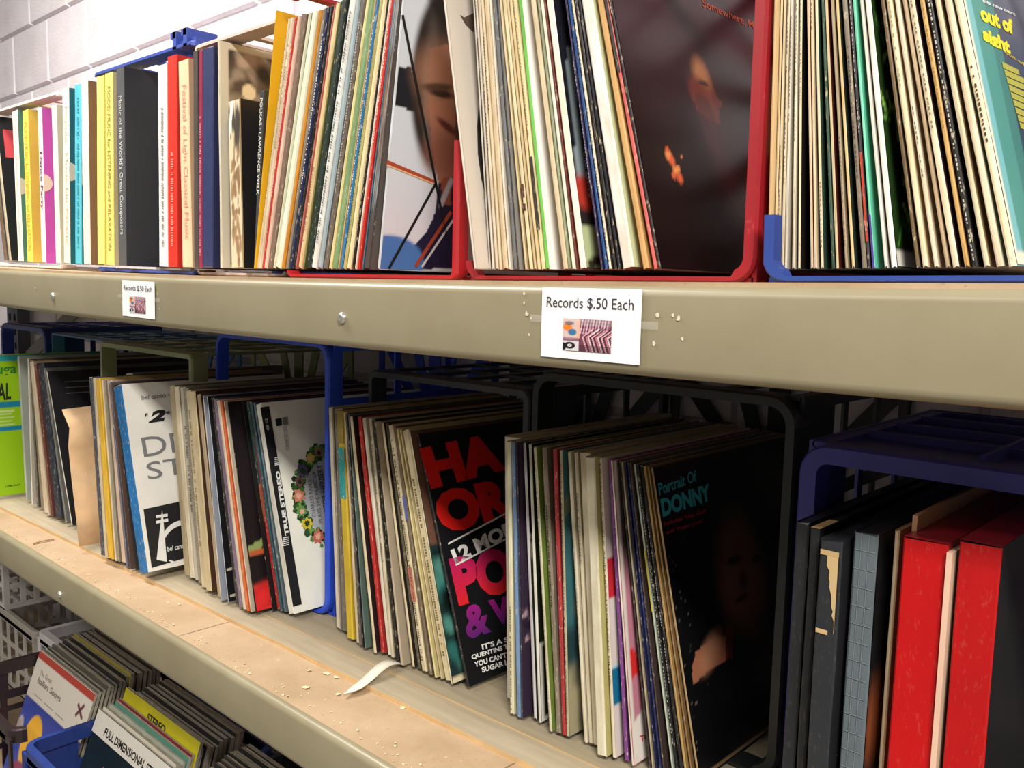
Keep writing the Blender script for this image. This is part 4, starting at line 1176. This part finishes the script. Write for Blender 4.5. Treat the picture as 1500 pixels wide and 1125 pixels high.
A8 = 'sleeve after the black poster-lettered record'
L6 = [
 (741.8, 1023, (738.5, 650), 'd2cdc0', 'b0aa9c', 'thin white'),
 (746.3, 1045, (741.5, 650), 'd9d4b4', 'bdb894', 'cream', dict(m=(.02, .4, '6f6a54'))),
 (756.5, 1050, (748, 652), '6f8cb4', '57708f', 'worn sky-blue'),
 (764, 1052, (755.5, 653.5), '3f3444', '332a38', 'plum', dict(w=5)),
 (781.5, 1053, (765.5, 657), 'c4c0c4', '1b1c1a', 'white-edged, night-covered', dict(w=4)),
 (788.3, 1058, (774, 660), 'd3d0c6', '242820', 'white-framed green-black', dict(w=4)),
 (804, 1071, (781, 660), 'd0cab4', '6a8038', 'patterned white, green-covered', dict(w=4, m=(.02, .95, '8a8a6c'))),
 (814, 1073, (793, 658), '857a6a', '6a6054', 'taupe', dict(m=(.45, .8, '2c2824'))),
 (822.3, 1076, (808.6, 653.5), 'a8383c', '8c3034', 'crimson'),
 (829, 1079, (819, 657.7), 'b5ac90', '3a6468', 'cream, seascape-covered', dict(w=4, m=(.05, .95, '5a543f'))),
 (855, 1087, (831, 668), 'd3cbb4', 'b8b09a', 'ivory', dict(s=('WE WISH YOU A MERRY CHRISTMAS', .35, .7, '6f6852'), fill=.3)),
 (862, 1088.5, None, 'cfc6ac', 'b3aa90', 'dull ivory', dict(s=('RAY CONNIFF', .62, .86, '5f5844'), fill=.4)),
 (868, 1091, None, 'c9bfa6', 'a89e86', 'greyed cream'),
 (874, 1105, (856.6, 665), 'd9d4bc', 'b5ad70', 'broad pale cream', dict(w=15)),
 (897, 1110, (877, 670.5), 'd8cfb8', 'd6c9c4', 'white, picture-covered', dict(w=4, s=('LAWRENCE WELK AND HIS CHAMPAGNE MUSIC', .25, .98, '4a4438'), fill=.5)),
 (914, 1114, (890, 668.4), '7a4488', '63376f', 'purple'),
 (925.5, 1122, (894, 669.5), 'd9d0c4', 'c4808c', 'white, pink-covered', dict(w=6)),
 (950.4, 1124, (903.5, 687.6), '3a3436', '2b2729', 'scuffed charcoal'),
 (955, 1126, None, 'b0a488', '8a7f68', 'buff'),
 (960, 1127, (912, 690), '20244a', '1b1f3d', 'navy'),
 (966, 1128, None, '2c3460', '252c50', 'deep blue'),
 (971, 1130, (922, 692), '4a3c38', '3a302d', 'dark brown', dict(m=(.3, .95, '8f8078'))),
 (984.4, 1133, (927, 693), 'b5bfae', '8a9488', 'pale sea-green', dict(bands=((.52, .72, 'c8b83c'),), w=7)),
 (990.5, 1135, (933, 694), '1f2022', '1a1b1c', 'black lettered', dict(m=(.1, .95, 'b8b4a8'))),
 (996.5, 1137, None, '242426', '1c1c1e', 'second black', dict(m=(.3, .8, '9c978c'))),
 (1003.7, 1140, (944, 699), 'b0905c', '8f7348', 'golden tan'),
 (1013, 1142, (950, 699), '8f6f48', '6f5638', 'frayed brown'),
 (1022, 1144, (955, 699), 'a48a64', '101012', '', dict(w=3, label='black record cover with turquoise portrait title in the black crate')),
]
group('L6', L6, LZ, None, A8, 'records in the black crate', last_t=.004)
def simple(key, fn, n=70): cover_art(REC[key], fn, n)
def c_framed(U, V):
    q = lambda x, y: cover_uv(REC['L6', 5], x, y)
    return Paint(U, V, '1f2419').box(0, 0, 1, q(790, 942)[1], 'd0cec6').box(.022, .022, .98, q(790, 946)[1], '16170f').c
simple(('L6', 5), c_framed, 90)
def c_night(U, V):
    q = lambda x, y: cover_uv(REC['L6', 4], x, y)
    p = Paint(U, V, '141614'); v0, v1 = q(780, 818)[1], q(780, 780)[1]
    p.box(0, v0, .3, v1, 'a08c7c')
    for k in range(4): p.box(0, v0 + (v1 - v0)*(k + .8)/4, .3, v0 + (v1 - v0)*(k + 1)/4, '5d4a42')
    return p.box(0, .0, 1, v0, '2a3a2c').c
simple(('L6', 4), c_night)
simple(('L6', 3), lambda U, V: Paint(U, V, '35293c').blotch(60, ['b8a0a8', '6a4a5c', '241c28'], 0, .25, .3, .4, .004, .012, 3).c, 90)
simple(('L6', 9), lambda U, V: Paint(U, V, '3a6a70').over(sst((.42 - V)/.1)*1., '2a3c3c').over(sst((.28 - V)/.08)*1., 'a09878').blotch(60, ['2c5058', '58888c', '1f3438', '8a8464'], 0, .05, 1, .9, .02, .06, 2, .6).c)
def c_pic(U, V):
    q = lambda x, y: cover_uv(REC['L6', 14], x, y)
    p = Paint(U, V, 'd8ccc8')
    p.box(0, q(893, 878)[1], 1, q(893, 815)[1], 'c42c38'); p.box(0, q(900, 1035)[1], 1, q(900, 972)[1], '1a6c94'); p.box(0, q(900, 978)[1], 1, q(900, 972)[1], 'b0d0dc')
    return p.c
simple(('L6', 14), c_pic, 90)
def c_pink(U, V):
    q = lambda x, y: cover_uv(REC['L6', 16], x, y)
    p = Paint(U, V, 'd8d0c6'); p.box(.02, .03, .98, .97, 'b9788a'); p.over(sst((V - .55)/.2)*(U > .02), '4a4044')
    p.poly([q(921, 955), q(926, 948), q(931, 965), q(936, 960), q(934, 985), q(937, 998), q(930, 990), q(924, 996), q(923, 975)], 'd02c2c')
    p.ell(q(946, 1076), .085, .085, 'e0d8d0', 0, .04)
    return p.c
simple(('L6', 16), c_pink, 90)
cover_text(REC['L6', 16], 'TO', (937, 1086), (952, 1083), (936, 1077), flat_mat('b8343c'), .03)
D = REC['L6', 27]
def portrait(U, V):
    q = lambda x, y: cover_uv(D, x, y)
    p = Paint(U, V, '0d0d0f')
    p.over(sst((V - .55)/.4)*sst((.5 - U)/.4)*.6, '2a1c20')
    p.ell(q(1085, 800), .24, .34, '181314', .1, .3); p.ell(q(1087, 840), .15, .20, '6a443c', .12, .4)
    p.ell(q(1080, 862), .10, .09, '7d5046', 0, .7, .8)
    p.ell(q(1086, 876), .05, .010, '2c1414', .1, .5); p.ell(q(1075, 820), .05, .014, '1c1212', 0, .5); p.ell(q(1108, 818), .04, .014, '1c1212', 0, .5); p.ell(q(1088, 850), .03, .03, '3a2420', 0, .6)
    p.poly([q(1012, 980), q(1018, 955), q(1040, 938), q(1064, 930), q(1066, 965), q(1040, 980), q(1014, 1005)], '9c6248')
    p.ell(q(1040, 955), .08, .04, 'b07a5c', .5, .6); p.poly([q(1062, 912), q(1074, 915), q(1072, 965), q(1063, 968)], '5a1c22')
    g = np.random.default_rng(8)
    for i in range(45): p.ell((abs(g.normal(0, .05)) + .005, g.uniform(.05, .75)), g.uniform(.001, .004), g.uniform(.001, .004), '7d746a', g.uniform(0, 3), .4, .6)
    return p.over(((V < .012))*.8, '8a7350').c
cover_art(D, portrait, 140, .3)
TQ, DR = flat_mat('3fb5c5', .3), flat_mat('d02c38', .3)
cover_text(D, 'Portrait Of', (965, 726), (1020, 705), (963, 708), TQ, .015)
cover_text(D, 'DONNY', (970, 758), (1041, 733), (966, 731), TQ, .05)
cover_text(D, 'Includes "Hey Girl"', (973, 772), (1034, 753), (971.5, 764), DR, .01)
cover_text(D, 'and "Puppy Love"', (976, 784), (1030, 766), (975, 777), DR, .01)

# box sets at the right of the middle shelf
YB = .64
def bset(xl, yt, wpx, spine, cover, label, Y=YB, fwd=0.0, d=.318, parts=None):
    p = atY(xl, yt, Y); q_ = atY(xl + wpx, yt, Y)
    hh = p.z - (LOWZ + .006)
    o = sleeve('box_set', Vector((p.x + .0, Y, LOWZ + .006)), 0.0, q_.x - p.x - .0008, hh, d, spine, cover, boxy=True)
    return tag(o, label, 'box set', 'box sets in the purple-blue crate')
b1 = bset(1167, 763, 20, '26272a', '1c1d20', 'plain black box set nearest the black crate', .655)
b2 = bset(1187, 773, 15, '232427', '1b1b1e', 'black box set with a tan worn top edge', .648)
b3 = bset(1202, 788, 34, '2a2c30', '1f2024', 'black box set with a torn tan patch on its spine', .635)
b4 = bset(1252, 777, 37, '5c666c', '17181a', 'grey box set with a fine white grid on the spine', .645)
b5 = bset(1311, 776, 9, 'c9b392', 'a88a6c', 'thin cream set squeezed against the red boxes', .655)
b6 = bset(1323.5, 786, 68, 'b40e12', 'a01c1e', 'red box set with an open cream card edge', .64)
b7 = bset(1406, 791, 65, 'ac1014', '1b1c1c', 'red box set with a black cover, outermost in the crate', .64)
b7.data.materials[1] = cover_mat('1b1c1c'); 
# red lids on the two red boxes
for b in (b6, b7):
    quad(b, 'box_top', (0, .0005, b['_h']), (b['_t'], 0, 0), (0, b['_d'] - .001, 0), cover_mat('861a1e'))
quad(b2, 'worn_edge', (0, .0005, b2['_h']), (b2['_t'], 0, 0), (0, .035, 0), cover_mat('b39568'))
# torn patch
def tear(o):
    t, h = o['_t'], o['_h']; g = random.Random(5); pts = []
    z1, z0 = h - .012, h - .070
    n = 14; L_, R_2 = [], []
    for i in range(n + 1):
        f = i/n; z = z1 + (z0 - z1)*f
        wd = (.35 + .25*math.sin(f*5) + .1*g.uniform(-1, 1)) if f > .15 else .92
        R_2.append((t*.88, -.0005, z)); L_.append((t*(.88 - wd*.55), -.0005, z + g.uniform(-.001, .001)))
    v = L_ + R_2; f = [(i + 1, n + 2 + i, n + 1 + i, i) for i in range(n)]
    py_obj('torn_patch', v, f, cover_mat('c2a678'), o)
    quad(o, 'torn_patch', (t*.05, 0, h - .012), (t*.85, 0, 0), (0, 0, .004), cover_mat('b59a6c'), .0006)
    quad(o, 'torn_patch', (t*.05, 0, h - .073), (t*.55, 0, 0), (0, 0, .0035), cover_mat('c2a678'), .0006)
tear(b3)
for k in range(1, 22): quad(b4, 'spine_line', (.0014, 0, k*b4['_h']/22), (b4['_t'] - .0028, 0, 0), (0, 0, .0006), flat_mat('737d83'), .0004)
for k in (.3, .62): quad(b4, 'spine_line', (b4['_t']*k, 0, .001), (.0006, 0, 0), (0, 0, b4['_h'] - .002), flat_mat('6d767b'), .0004)
def ember(U, V):
    return Paint(U, V, '141416').ell((.05, .52), .06, .10, '8a4a2c', 0, .7).ell((.03, .12), .05, .10, 'd0b898', 0, .5).c
cover_art(b4, ember, 60)
# cream card edge sticking out between the red boxes
bm = bmesh.new(); slab(bm, b6['_t'] + .0004, b6['_t'] + .0042, -.003, .30, 0, b6['_h'] - .004)
bm_obj('card_insert', bm, cover_mat('dcb8a0'), b6)
bm = bmesh.new(); slab(bm, -.0012, .0022, .02, .30, b6['_h'], b6['_h'] + .012)
bm_obj('card_flap', bm, cover_mat('b08462'), b6)

# crates on the middle shelf
def low_crate(x0, x1, y0, y1, top, hx, label, **kw):
    return crate('milk_crate', x0, x1, y0, y1, LOWZ + .0004, EYE + top, hx, label, **kw)
low_crate(-2.58, -2.262, .78, 1.07, -.118, '2a3a86', 'dark blue crate at the far end, beside the pale sky-blue crate', skip=('left',))
low_crate(-2.250, -1.86, .79, 1.07, -.128, '4a7aa8', 'pale sky-blue crate behind the navy and black records', skip=('left', 'right'), posts='l', rim_w=.0055, rad=.006)
low_crate(-1.745, -1.376, .70, 1.03, -.118, '8a9468', 'olive green crate around the white demonstration cover', skip=('left', 'right'), rim_w=.010, rad=.014, posts='l', stub=-.034)
low_crate(-1.370, -1.046, .738, 1.09, -.081, '2a4fd0', 'bright blue crate around the flower wreath record', skip=('left',), rim_w=.009, handle=False, cells=5, rim_d=.02, posts='r', stub_r=-.052, low_left=True)
low_crate(-1.036, -.715, .80, 1.11, -.122, '343a40', 'dark grey crate around the poster-lettered record', skip=('left',), rim_w=.010, rad=.016)
low_crate(-.712, -.370, .80, 1.115, -.097, '1c2022', 'black crate around the turquoise-titled record', skip=('left',), rim_w=.011)
low_crate(-.327, .06, .715, 1.05, -.124, '3a3a94', 'purple-blue crate over the red and black box sets', rim_w=.016, rad=.026, cells=3, solid_top=True)

# ------------------------------------------------------------------ bottom shelf: standing crates, records facing the aisle
def facing(xl, yb, z, lean, t, spine, cover, label, grp, h=LP, d=LP):
    """sleeve browsed from the front: cover towards -y, leaning back"""
    o = sleeve('record_sleeve', Vector((0, 0, 0)), 0, t, h, d, spine, cover)
    o.matrix_world = Matrix.Translation((xl, yb, z)) @ Matrix.Rotation(-lean, 4, 'X') @ Matrix.Rotation(-math.pi/2, 4, 'Z') @ Matrix.Translation((-t, 0, 0))
    tag(o, label, 'record', grp)
    return o
BZ = BOTZ + .0075
XB0, XB1 = -1.776, -1.420
crate('milk_crate', XB0, XB1, .545, .885, BOTZ + .0004, EYE - .889, '263c80', 'blue open-topped crate of records on the bottom shelf', standing=True, back='grid')
XN0, XN1 = -2.150, -1.786
crate('milk_crate', XN0, XN1, .530, .885, BOTZ + .0004, EYE - .868, '2c1f22', 'dark brown open-topped crate of records on the bottom shelf', standing=True, back='grid', posts='l', skip=('right',))
XT0 = -1.412
crate('milk_crate', XT0, XT0 + .356, .56, .90, BOTZ + .0004, EYE - .895, '30343a', 'charcoal open-topped crate mostly hidden beneath the shelf beam', standing=True, back='grid')
def stack(x0, y0, rows, grp, lean0, lean1, z=BZ, jx=.008):
    out = []; y = y0; n = len(rows)
    for i, (t, sp, cv, label) in enumerate(rows):
        a = lean0 + (lean1 - lean0)*i/max(1, n - 1)
        an = lean0 + (lean1 - lean0)*min(i + 1, n - 1)/max(1, n - 1)
        up = .024 if 'yellow stereo' in label else .012 if 'mustard' in label else (rng.uniform(0, .008) if i > 2 else 0)
        # slid up within its own plane; the rear bottom edge rests on the crate floor
        o = facing(x0 + rng.uniform(0, jx), y + up*math.sin(a), z + t*math.sin(a) + up*math.cos(a), a, t, sp, cv, label, grp)
        t2 = rows[min(i + 1, n - 1)][0]
        out.append(o); y += t/math.cos(a) + LP*(math.sin(a) - math.sin(an)) + .0006 + abs(t2*math.sin(an) - t*math.sin(a))*math.tan(a) + .002*math.sin(a) + .0006
    return out
def back_rows(lst, anchor): return [(t, s, c, '%s, %s %s' % (dsc, ORD[i + 1], anchor)) for i, (t, s, c, dsc) in enumerate(lst)]
sb = stack(XB0 + .0165, .572, [
  (.0045, 'e6e0d4', '16242a', 'white record sleeve headed full dimensional stereo above a dark picture'),
  (.010, 'e0d8c8', 'd8cfbe', 'plain white sleeve tucked behind the full dimensional stereo one')] + back_rows([
  (.006, 'b8bdb0', 'a8b0a2', 'grey-green sleeve'),
  (.006, '5d9a86', '54907c', 'sea-green sleeve'),
  (.005, '8f2c38', '8c2a36', 'dark red sleeve'),
  (.007, 'd8cc2c', 'e0d420', 'yellow stereo sleeve'),
  (.006, '6a5844', '5d4c3a', 'brown photo sleeve'),
  (.009, '3a3a3a', '2c2c2e', 'dark sleeve'),
  (.006, 'b0aca0', '46464a', 'grey-edged sleeve'),
  (.006, 'a09c92', '303034', 'dull grey sleeve'),
  (.009, '3a3832', '26262a', 'black sleeve'),
  (.009, '54504a', '2f2f33', 'charcoal sleeve'),
  (.008, '8a8478', '3a3a3c', 'taupe-edged sleeve'),
  (.010, '45423c', '2b2a2c', 'umber sleeve'),
  (.010, '6d675c', '3a3836', 'grey-brown sleeve')], 'behind the two white ones in blue crate'),
  'records in the blue crate on the bottom shelf', .37, .20)
F0 = sb[0]
def fp(o, u, v): return Vector((o['_t'], u*o['_d'], v*o['_h']))
def fquad(o, name, pts, mat, lift=.0008):
    return py_obj(name, [fp(o, *p) + Vector((lift, 0, 0)) for p in pts], [tuple(range(len(pts)))], mat, o)
def ftext(o, s, u0, v0, u1, v1, mat, bold=0.0):
    a = fp(o, u0, v0); return put_text(o, s, a, fp(o, u1, v0) - a, fp(o, u0, v1) - a, mat, bold, 0, 'cover_lettering', .001)
fquad(F0, 'cover_panel', [(.0, .86), (1, .86), (1, .998), (.0, .998)], flat_mat('e4ded2'))
ftext(F0, 'FULL DIMENSIONAL STEREO', .16, .885, .96, .935, flat_mat('23211f'), .03)
fquad(F0, 'cover_shape', [(.22, .40), (.42, .40), (.40, .70), (.28, .74)], flat_mat('a83c7c'))
for k in range(6): fquad(F0, 'cover_shape', [(.5 + .06*(k % 3), .60 + .04*k), (.53 + .06*(k % 3), .59 + .04*k), (.54 + .06*(k % 3), .63 + .04*k), (.5 + .05*(k % 3), .64 + .04*k)], flat_mat('7a8088'))
Y0 = sb[7]
for o in sb:
    if 'yellow stereo' in o['label']: ftext(o, 'STEREO', .36, .905, .60, .955, flat_mat('2c2a14'), .03)
sn = stack(XN0 + .018, .600, [
  (.005, 'b85040', 'e6ddd0', 'white and blue songs record with yellow oval, red top edge')] + back_rows([
  (.006, 'bfb6a4', '6a665e', 'grey-cream sleeve'), (.006, '4a463c', '3a382f', 'olive-black sleeve'), (.006, '7a7468', '55524a', 'taupe sleeve'),
  (.006, '5c4a40', '46403c', 'umber sleeve'), (.005, 'c0b8aa', '46424a', 'pale-edged sleeve'), (.006, '3c3a3a', '2c2b2c', 'black sleeve'),
  (.006, 'b5ab90', '4a4638', 'buff-edged sleeve'), (.006, '2f2d2b', '26251f', 'second black sleeve'), (.008, 'b8a848', 'a89a3c', 'mustard sleeve'),
  (.006, '8a9a8c', '6a766c', 'sage sleeve'), (.012, '26282a', '1f2022', 'thick black sleeve'), (.007, '9c968a', '4a4844', 'grey sleeve'),
  (.007, '6a5a4c', '4a4038', 'brown sleeve'), (.008, '4c443c', '38322d', 'dark umber sleeve'), (.009, '3a3a3c', '2c2c2e', 'charcoal sleeve')], 'behind the songs record in brown crate'),
  'records in the brown crate on the bottom shelf', .33, .10)
G0 = sn[0]
def songs(U, V):
    p = Paint(U, V, 'e6ddd0'); p.box(0, 0, 1, .68, '3c4aa0'); p.box(0, .955, 1, 1, 'b84a3c')
    p.ell((.30, .42), .15, .20, 'e8ae34', -.1, .04); p.ell((.70, .48), .12, .10, 'b5aab0', 0, .05); p.ell((.28, .16), .20, .12, '8a3c5c', 0, .1); p.box(.44, .12, .54, .26, 'd0508c')
    p.ell((.05, .44), .06, .10, 'b8a8a8', 0, .05)
    return p.c
art(G0, 'cover_art', (G0['_t'], .001, .001), (0, G0['_d'] - .002, 0), (0, 0, G0['_h'] - .002), songs, 90)
ftext(G0, 'The Great', .12, .855, .34, .89, flat_mat('a8988c'))
ftext(G0, 'Italian Songs', .12, .785, .55, .84, flat_mat('8f7f78'), .02)
for a, b_ in (((.82, .80), (.90, .895)), ((.81, .875), (.92, .81))):
    nx, ny = -(b_[1] - a[1])*.09, (b_[0] - a[0])*.09
    fquad(G0, 'cover_emblem', [(a[0] - nx, a[1] - ny), (b_[0] - nx, b_[1] - ny), (b_[0] + nx, b_[1] + ny), (a[0] + nx, a[1] + ny)], flat_mat('7a4a50'), .0012)
for k in range(3): fquad(G0, 'cover_line', [(.12 + .2*k, .715), (.28 + .2*k, .715), (.28 + .2*k, .722), (.12 + .2*k, .722)], flat_mat('a8a098'))
stack(XT0 + .0165, .600, back_rows([
  (.007, 'b0a89a', '5c5852', 'grey-edged sleeve'), (.006, 'a0503c', '7a3a30', 'rust sleeve'), (.007, 'c0b8a8', '55504a', 'cream-edged sleeve'), (.008, '3a3838', '2b2a2b', 'black sleeve'),
  (.007, '8a8070', '4a463e', 'taupe sleeve'), (.007, '9c9484', '3c3a38', 'buff-edged sleeve'), (.008, '4a4640', '34322f', 'umber sleeve'), (.009, '6a6458', '3a3834', 'olive-grey sleeve'),
  (.009, '2f2f31', '262628', 'coal black sleeve'), (.009, '7c766a', '3d3b38', 'stone-edged sleeve')], 'back in the charcoal crate'), 'records in the charcoal crate', .36, .16)

# white and grey crates standing beyond the brown crate
c1 = atY(72, 900, .86)
crate('milk_crate', -3.10, -2.47, .80, 1.10, BOTZ + .0004, EYE - .945, 'b5b0a8', 'grey slatted crate at the bottom of the pale stack', standing=True, cells=9, handle=False, rim_w=.012, back='grid', rad=.02)
crate('milk_crate', -3.22, -2.70, .80, 1.08, EYE - .9445, EYE - .74, 'e8e6e4', 'white slatted crate on top of the grey crate', standing=True, cells=7, handle=False, rim_w=.014, back='grid', rad=.02)
crate('milk_crate', -2.45, -2.17, .80, 1.10, BOTZ + .0004, EYE - .93, 'e6e6e8', 'white crate between the grey crate and the brown crate', standing=True, cells=4, handle=False, rim_w=.02, back='grid', rad=.02)

# ------------------------------------------------------------------ price signs taped to the upper beam
def sign(tl, tr, br, bl, label):
    A, B_, C_, D_ = (atY(x, y, FACE) for x, y in (tl, tr, br, bl))
    y = FACE - .0012
    w = ((B_.x - A.x) + (C_.x - D_.x))/2; h = ((A.z - D_.z) + (B_.z - C_.z))/2
    ctr = (A + B_ + C_ + D_)/4
    root = empty('price_sign', (ctr.x, y, ctr.z - h/2)); ang = math.atan2(B_.z - A.z, B_.x - A.x)
    tag(root, label, 'sign', 'record price signs on the upper beam')
    # sheet, slightly cockled
    nx, nz = 14, 10
    v = [(-w/2 + w*i/nx, -.00015*math.sin(i*.9)*math.sin(j*.8) - .0003, h*j/nz) for j in range(nz + 1) for i in range(nx + 1)]
    f = [(j*(nx+1) + i, j*(nx+1) + i + 1, (j+1)*(nx+1) + i + 1, (j+1)*(nx+1) + i) for j in range(nz) for i in range(nx)]
    pm = flat_mat('eeeeee', .35)
    sheet = py_obj('paper_sheet', v, f, pm, root, True)
    put_text(sheet, 'Records $.50 Each', (-w*.445, -.0003, h*.70), (w*.875, 0, 0), (0, 0, h*.17), flat_mat('33343a'), .004, 0, 'sign_lettering')
    def pic(U, V):
        p = Paint(U, V, '6a3c4c')
        g = np.random.default_rng(4)
        for i in range(22):
            u = .36 + .64*i/22; p.line((u, 1), (u - .05, .55), .010, ['c9a0b0', '8a5a6c', 'd8b8c4', '5a3444'][i % 4])
        for i in range(16):
            u = .42 + .62*i/16; c = ['d8a0a8', '3a2430', 'c07880', 'e0c4cc', '241820'][i % 5]
            p.line((u + .22, .72 - .02*(i % 3)), (u, .45), .012, c); p.line((u, .45), (u + .10, 0), .012, c)
        p.box(.36, 0, 1, .20, '2a1a24', .5)
        p.box(0, .42, .30, 1, 'c8b0a8'); p.ell((.10, .72), .10, .12, 'e07a30', .5, .2); p.ell((.20, .58), .09, .10, '3a6a94', 0, .2); p.ell((.13, .86), .10, .06, '5a3a3c', 0, .3)
        p.box(.29, .40, .35, 1, 'e0a890'); p.box(0, .30, .34, .42, 'a07888')
        for k in range(3): p.box(0, .32 + .035*k, .34, .335 + .035*k, '5a3848')
        p.box(0, 0, .34, .30, 'c9c4c8'); p.ell((.15, .16), .12, .11, '16161a', 0, .08); p.ell((.15, .16), .05, .045, 'd0ccd0', 0, .1); p.ell((.15, .16), .02, .02, '16161a', 0, .1); p.ell((.02, .12), .06, .12, '16161a', 0, .1)
        return p.c
    art(sheet, 'sign_picture', (-w*.26, -.0003, h*.12), (w*.49, 0, 0), (0, 0, h*.45), pic, 70, 60, .0006)
    tape = bpy.data.materials.get('clear_tape')
    if tape is None:
        tape, nt, b = base_mat('clear_tape'); b.inputs['Base Color'].default_value = (.9, .9, .88, 1); b.inputs['Roughness'].default_value = .15
        b.inputs['Alpha'].default_value = .13
    quad(root, 'tape_strip', (-w*.62, -.0008, h*.50), (w*1.28, 0, -h*.02), (0, 0, h*.10), tape)
    root.rotation_euler = (0, -ang, 0)
    return root
sign((796, 421), (943, 424), (938, 533), (794, 523), 'white paper sign for fifty-cent records below the second red crate')
sign((182, 410), (229, 413), (227, 467), (179, 463), 'white paper sign for fifty-cent records below the yellow box sets')
# old tape scraps beside the signs
scrap_m = flat_mat('d2c8ae', .25)
for i, (x, y, r) in enumerate(((768, 430, 2), (768, 444, 2), (772, 460, 3), (778, 466, 2), (964, 462, 3), (994, 467, 2.5), (958, 503, 2.5), (775, 490, 2), (1000, 496, 2), (986, 462, 2), (52, 422, 3.5), (231, 430, 1.5), (234, 452, 1.5), (178, 443, 1.5))):
    c = atY(x, y, FACE - .0004); k = r*.55/1000*1.1
    g = random.Random(i); pts = [(c.x + k*g.uniform(.6, 1.3)*math.cos(a), FACE - .0007, c.z + k*1.5*g.uniform(.5, 1.2)*math.sin(a)) for a in np.linspace(0, 2*math.pi, 8)[:-1]]
    py_obj('tape_residue', pts, [tuple(range(7))], scrap_m, UB)

# ------------------------------------------------------------------ loose things on the middle shelf
# folded paper strip hanging over the plywood step
p0, p1 = atZ(588, 972, LOWZ + .003), atZ(503, 1019, LBT + .002)
dirv = (p1 - p0); side = Vector((-dirv.y, dirv.x, 0)).normalized()*.0075
v = []; n = 14
for i in range(n + 1):
    f = i/n; c = p0 + dirv*f
    c.z += .008*math.sin(math.pi*min(1, f*1.05)) + (.004*math.sin(f*7))
    s = side*(1 if f < .82 else max(.12, (1 - f)/.18))
    v += [c - s + Vector((0, 0, .0015*math.sin(f*5))), c + s]
strip = py_obj('paper_strip', v, [(2*i, 2*i + 1, 2*i + 3, 2*i + 2) for i in range(n)], flat_mat('d8d2c0', .7), None, True)
sm = strip.modifiers.new('thickness', 'SOLIDIFY'); sm.thickness = .0006
tag(strip, 'creased white paper strip lying across the worn middle shelf', 'paper')
# flakes and crumbs
v = []; f = []
g = random.Random(3)
def flake(c, r):
    k = len(v); m_ = 6; ph = g.uniform(0, 6)
    for i in range(m_):
        a = ph + 2*math.pi*i/m_; rr_ = r*g.uniform(.5, 1.2); v.append((c.x + rr_*math.cos(a), c.y + rr_*.8*math.sin(a), c.z + g.uniform(.0003, .0018)))
    f.append(tuple(range(k, k + m_)))
for (x, y, r) in ((453, 983, .004), (478, 987, .006), (492, 993, .004), (447, 1008, .006), (495, 1018, .004), (590, 1037, .004), (246, 883, .003), (263, 886, .003), (545, 1012, .003), (670, 1050, .002), (720, 1098, .002)):
    flake(atZ(x, y, LBT - .0019), r)
for i in range(150):
    fr = g.random(); x = g.uniform(-1.95, -.55); flake(Vector((x, FACE + .014 + min(.026, abs(g.gauss(0, .012))), LBT - .0021)), g.uniform(.0006, .0022))
o = py_obj('paint_flakes', v, f, flat_mat('dcc9a4', .8)); o['kind'] = 'stuff'; tag(o, 'pale flakes and crumbs scattered along the middle shelf edge', 'debris')
a, b_ = atZ(49, 797, LBT - .001), atZ(79, 791, LBT - .001); d2 = (b_ - a); s2 = Vector((-d2.y, d2.x, 0)).normalized()*.0016
vv = []
for i in range(7):
    fq = i/6; c = a + d2*fq + Vector((0, 0, .0012*math.sin(fq*3))); vv += [c - s2, c + Vector((0, 0, .0022)), c + s2]
sl = py_obj('wood_splinter', vv, [(3*i + j, 3*i + (j + 1) % 3, 3*i + 3 + (j + 1) % 3, 3*i + 3 + j) for i in range(6) for j in range(3)], flat_mat('8a6a44', .8))
tag(sl, 'thin brown splinter lying near the front edge of the middle shelf', 'splinter')

for o in bpy.data.objects:
    for k in ('_t', '_h', '_d'):
        if k in o: del o[k]
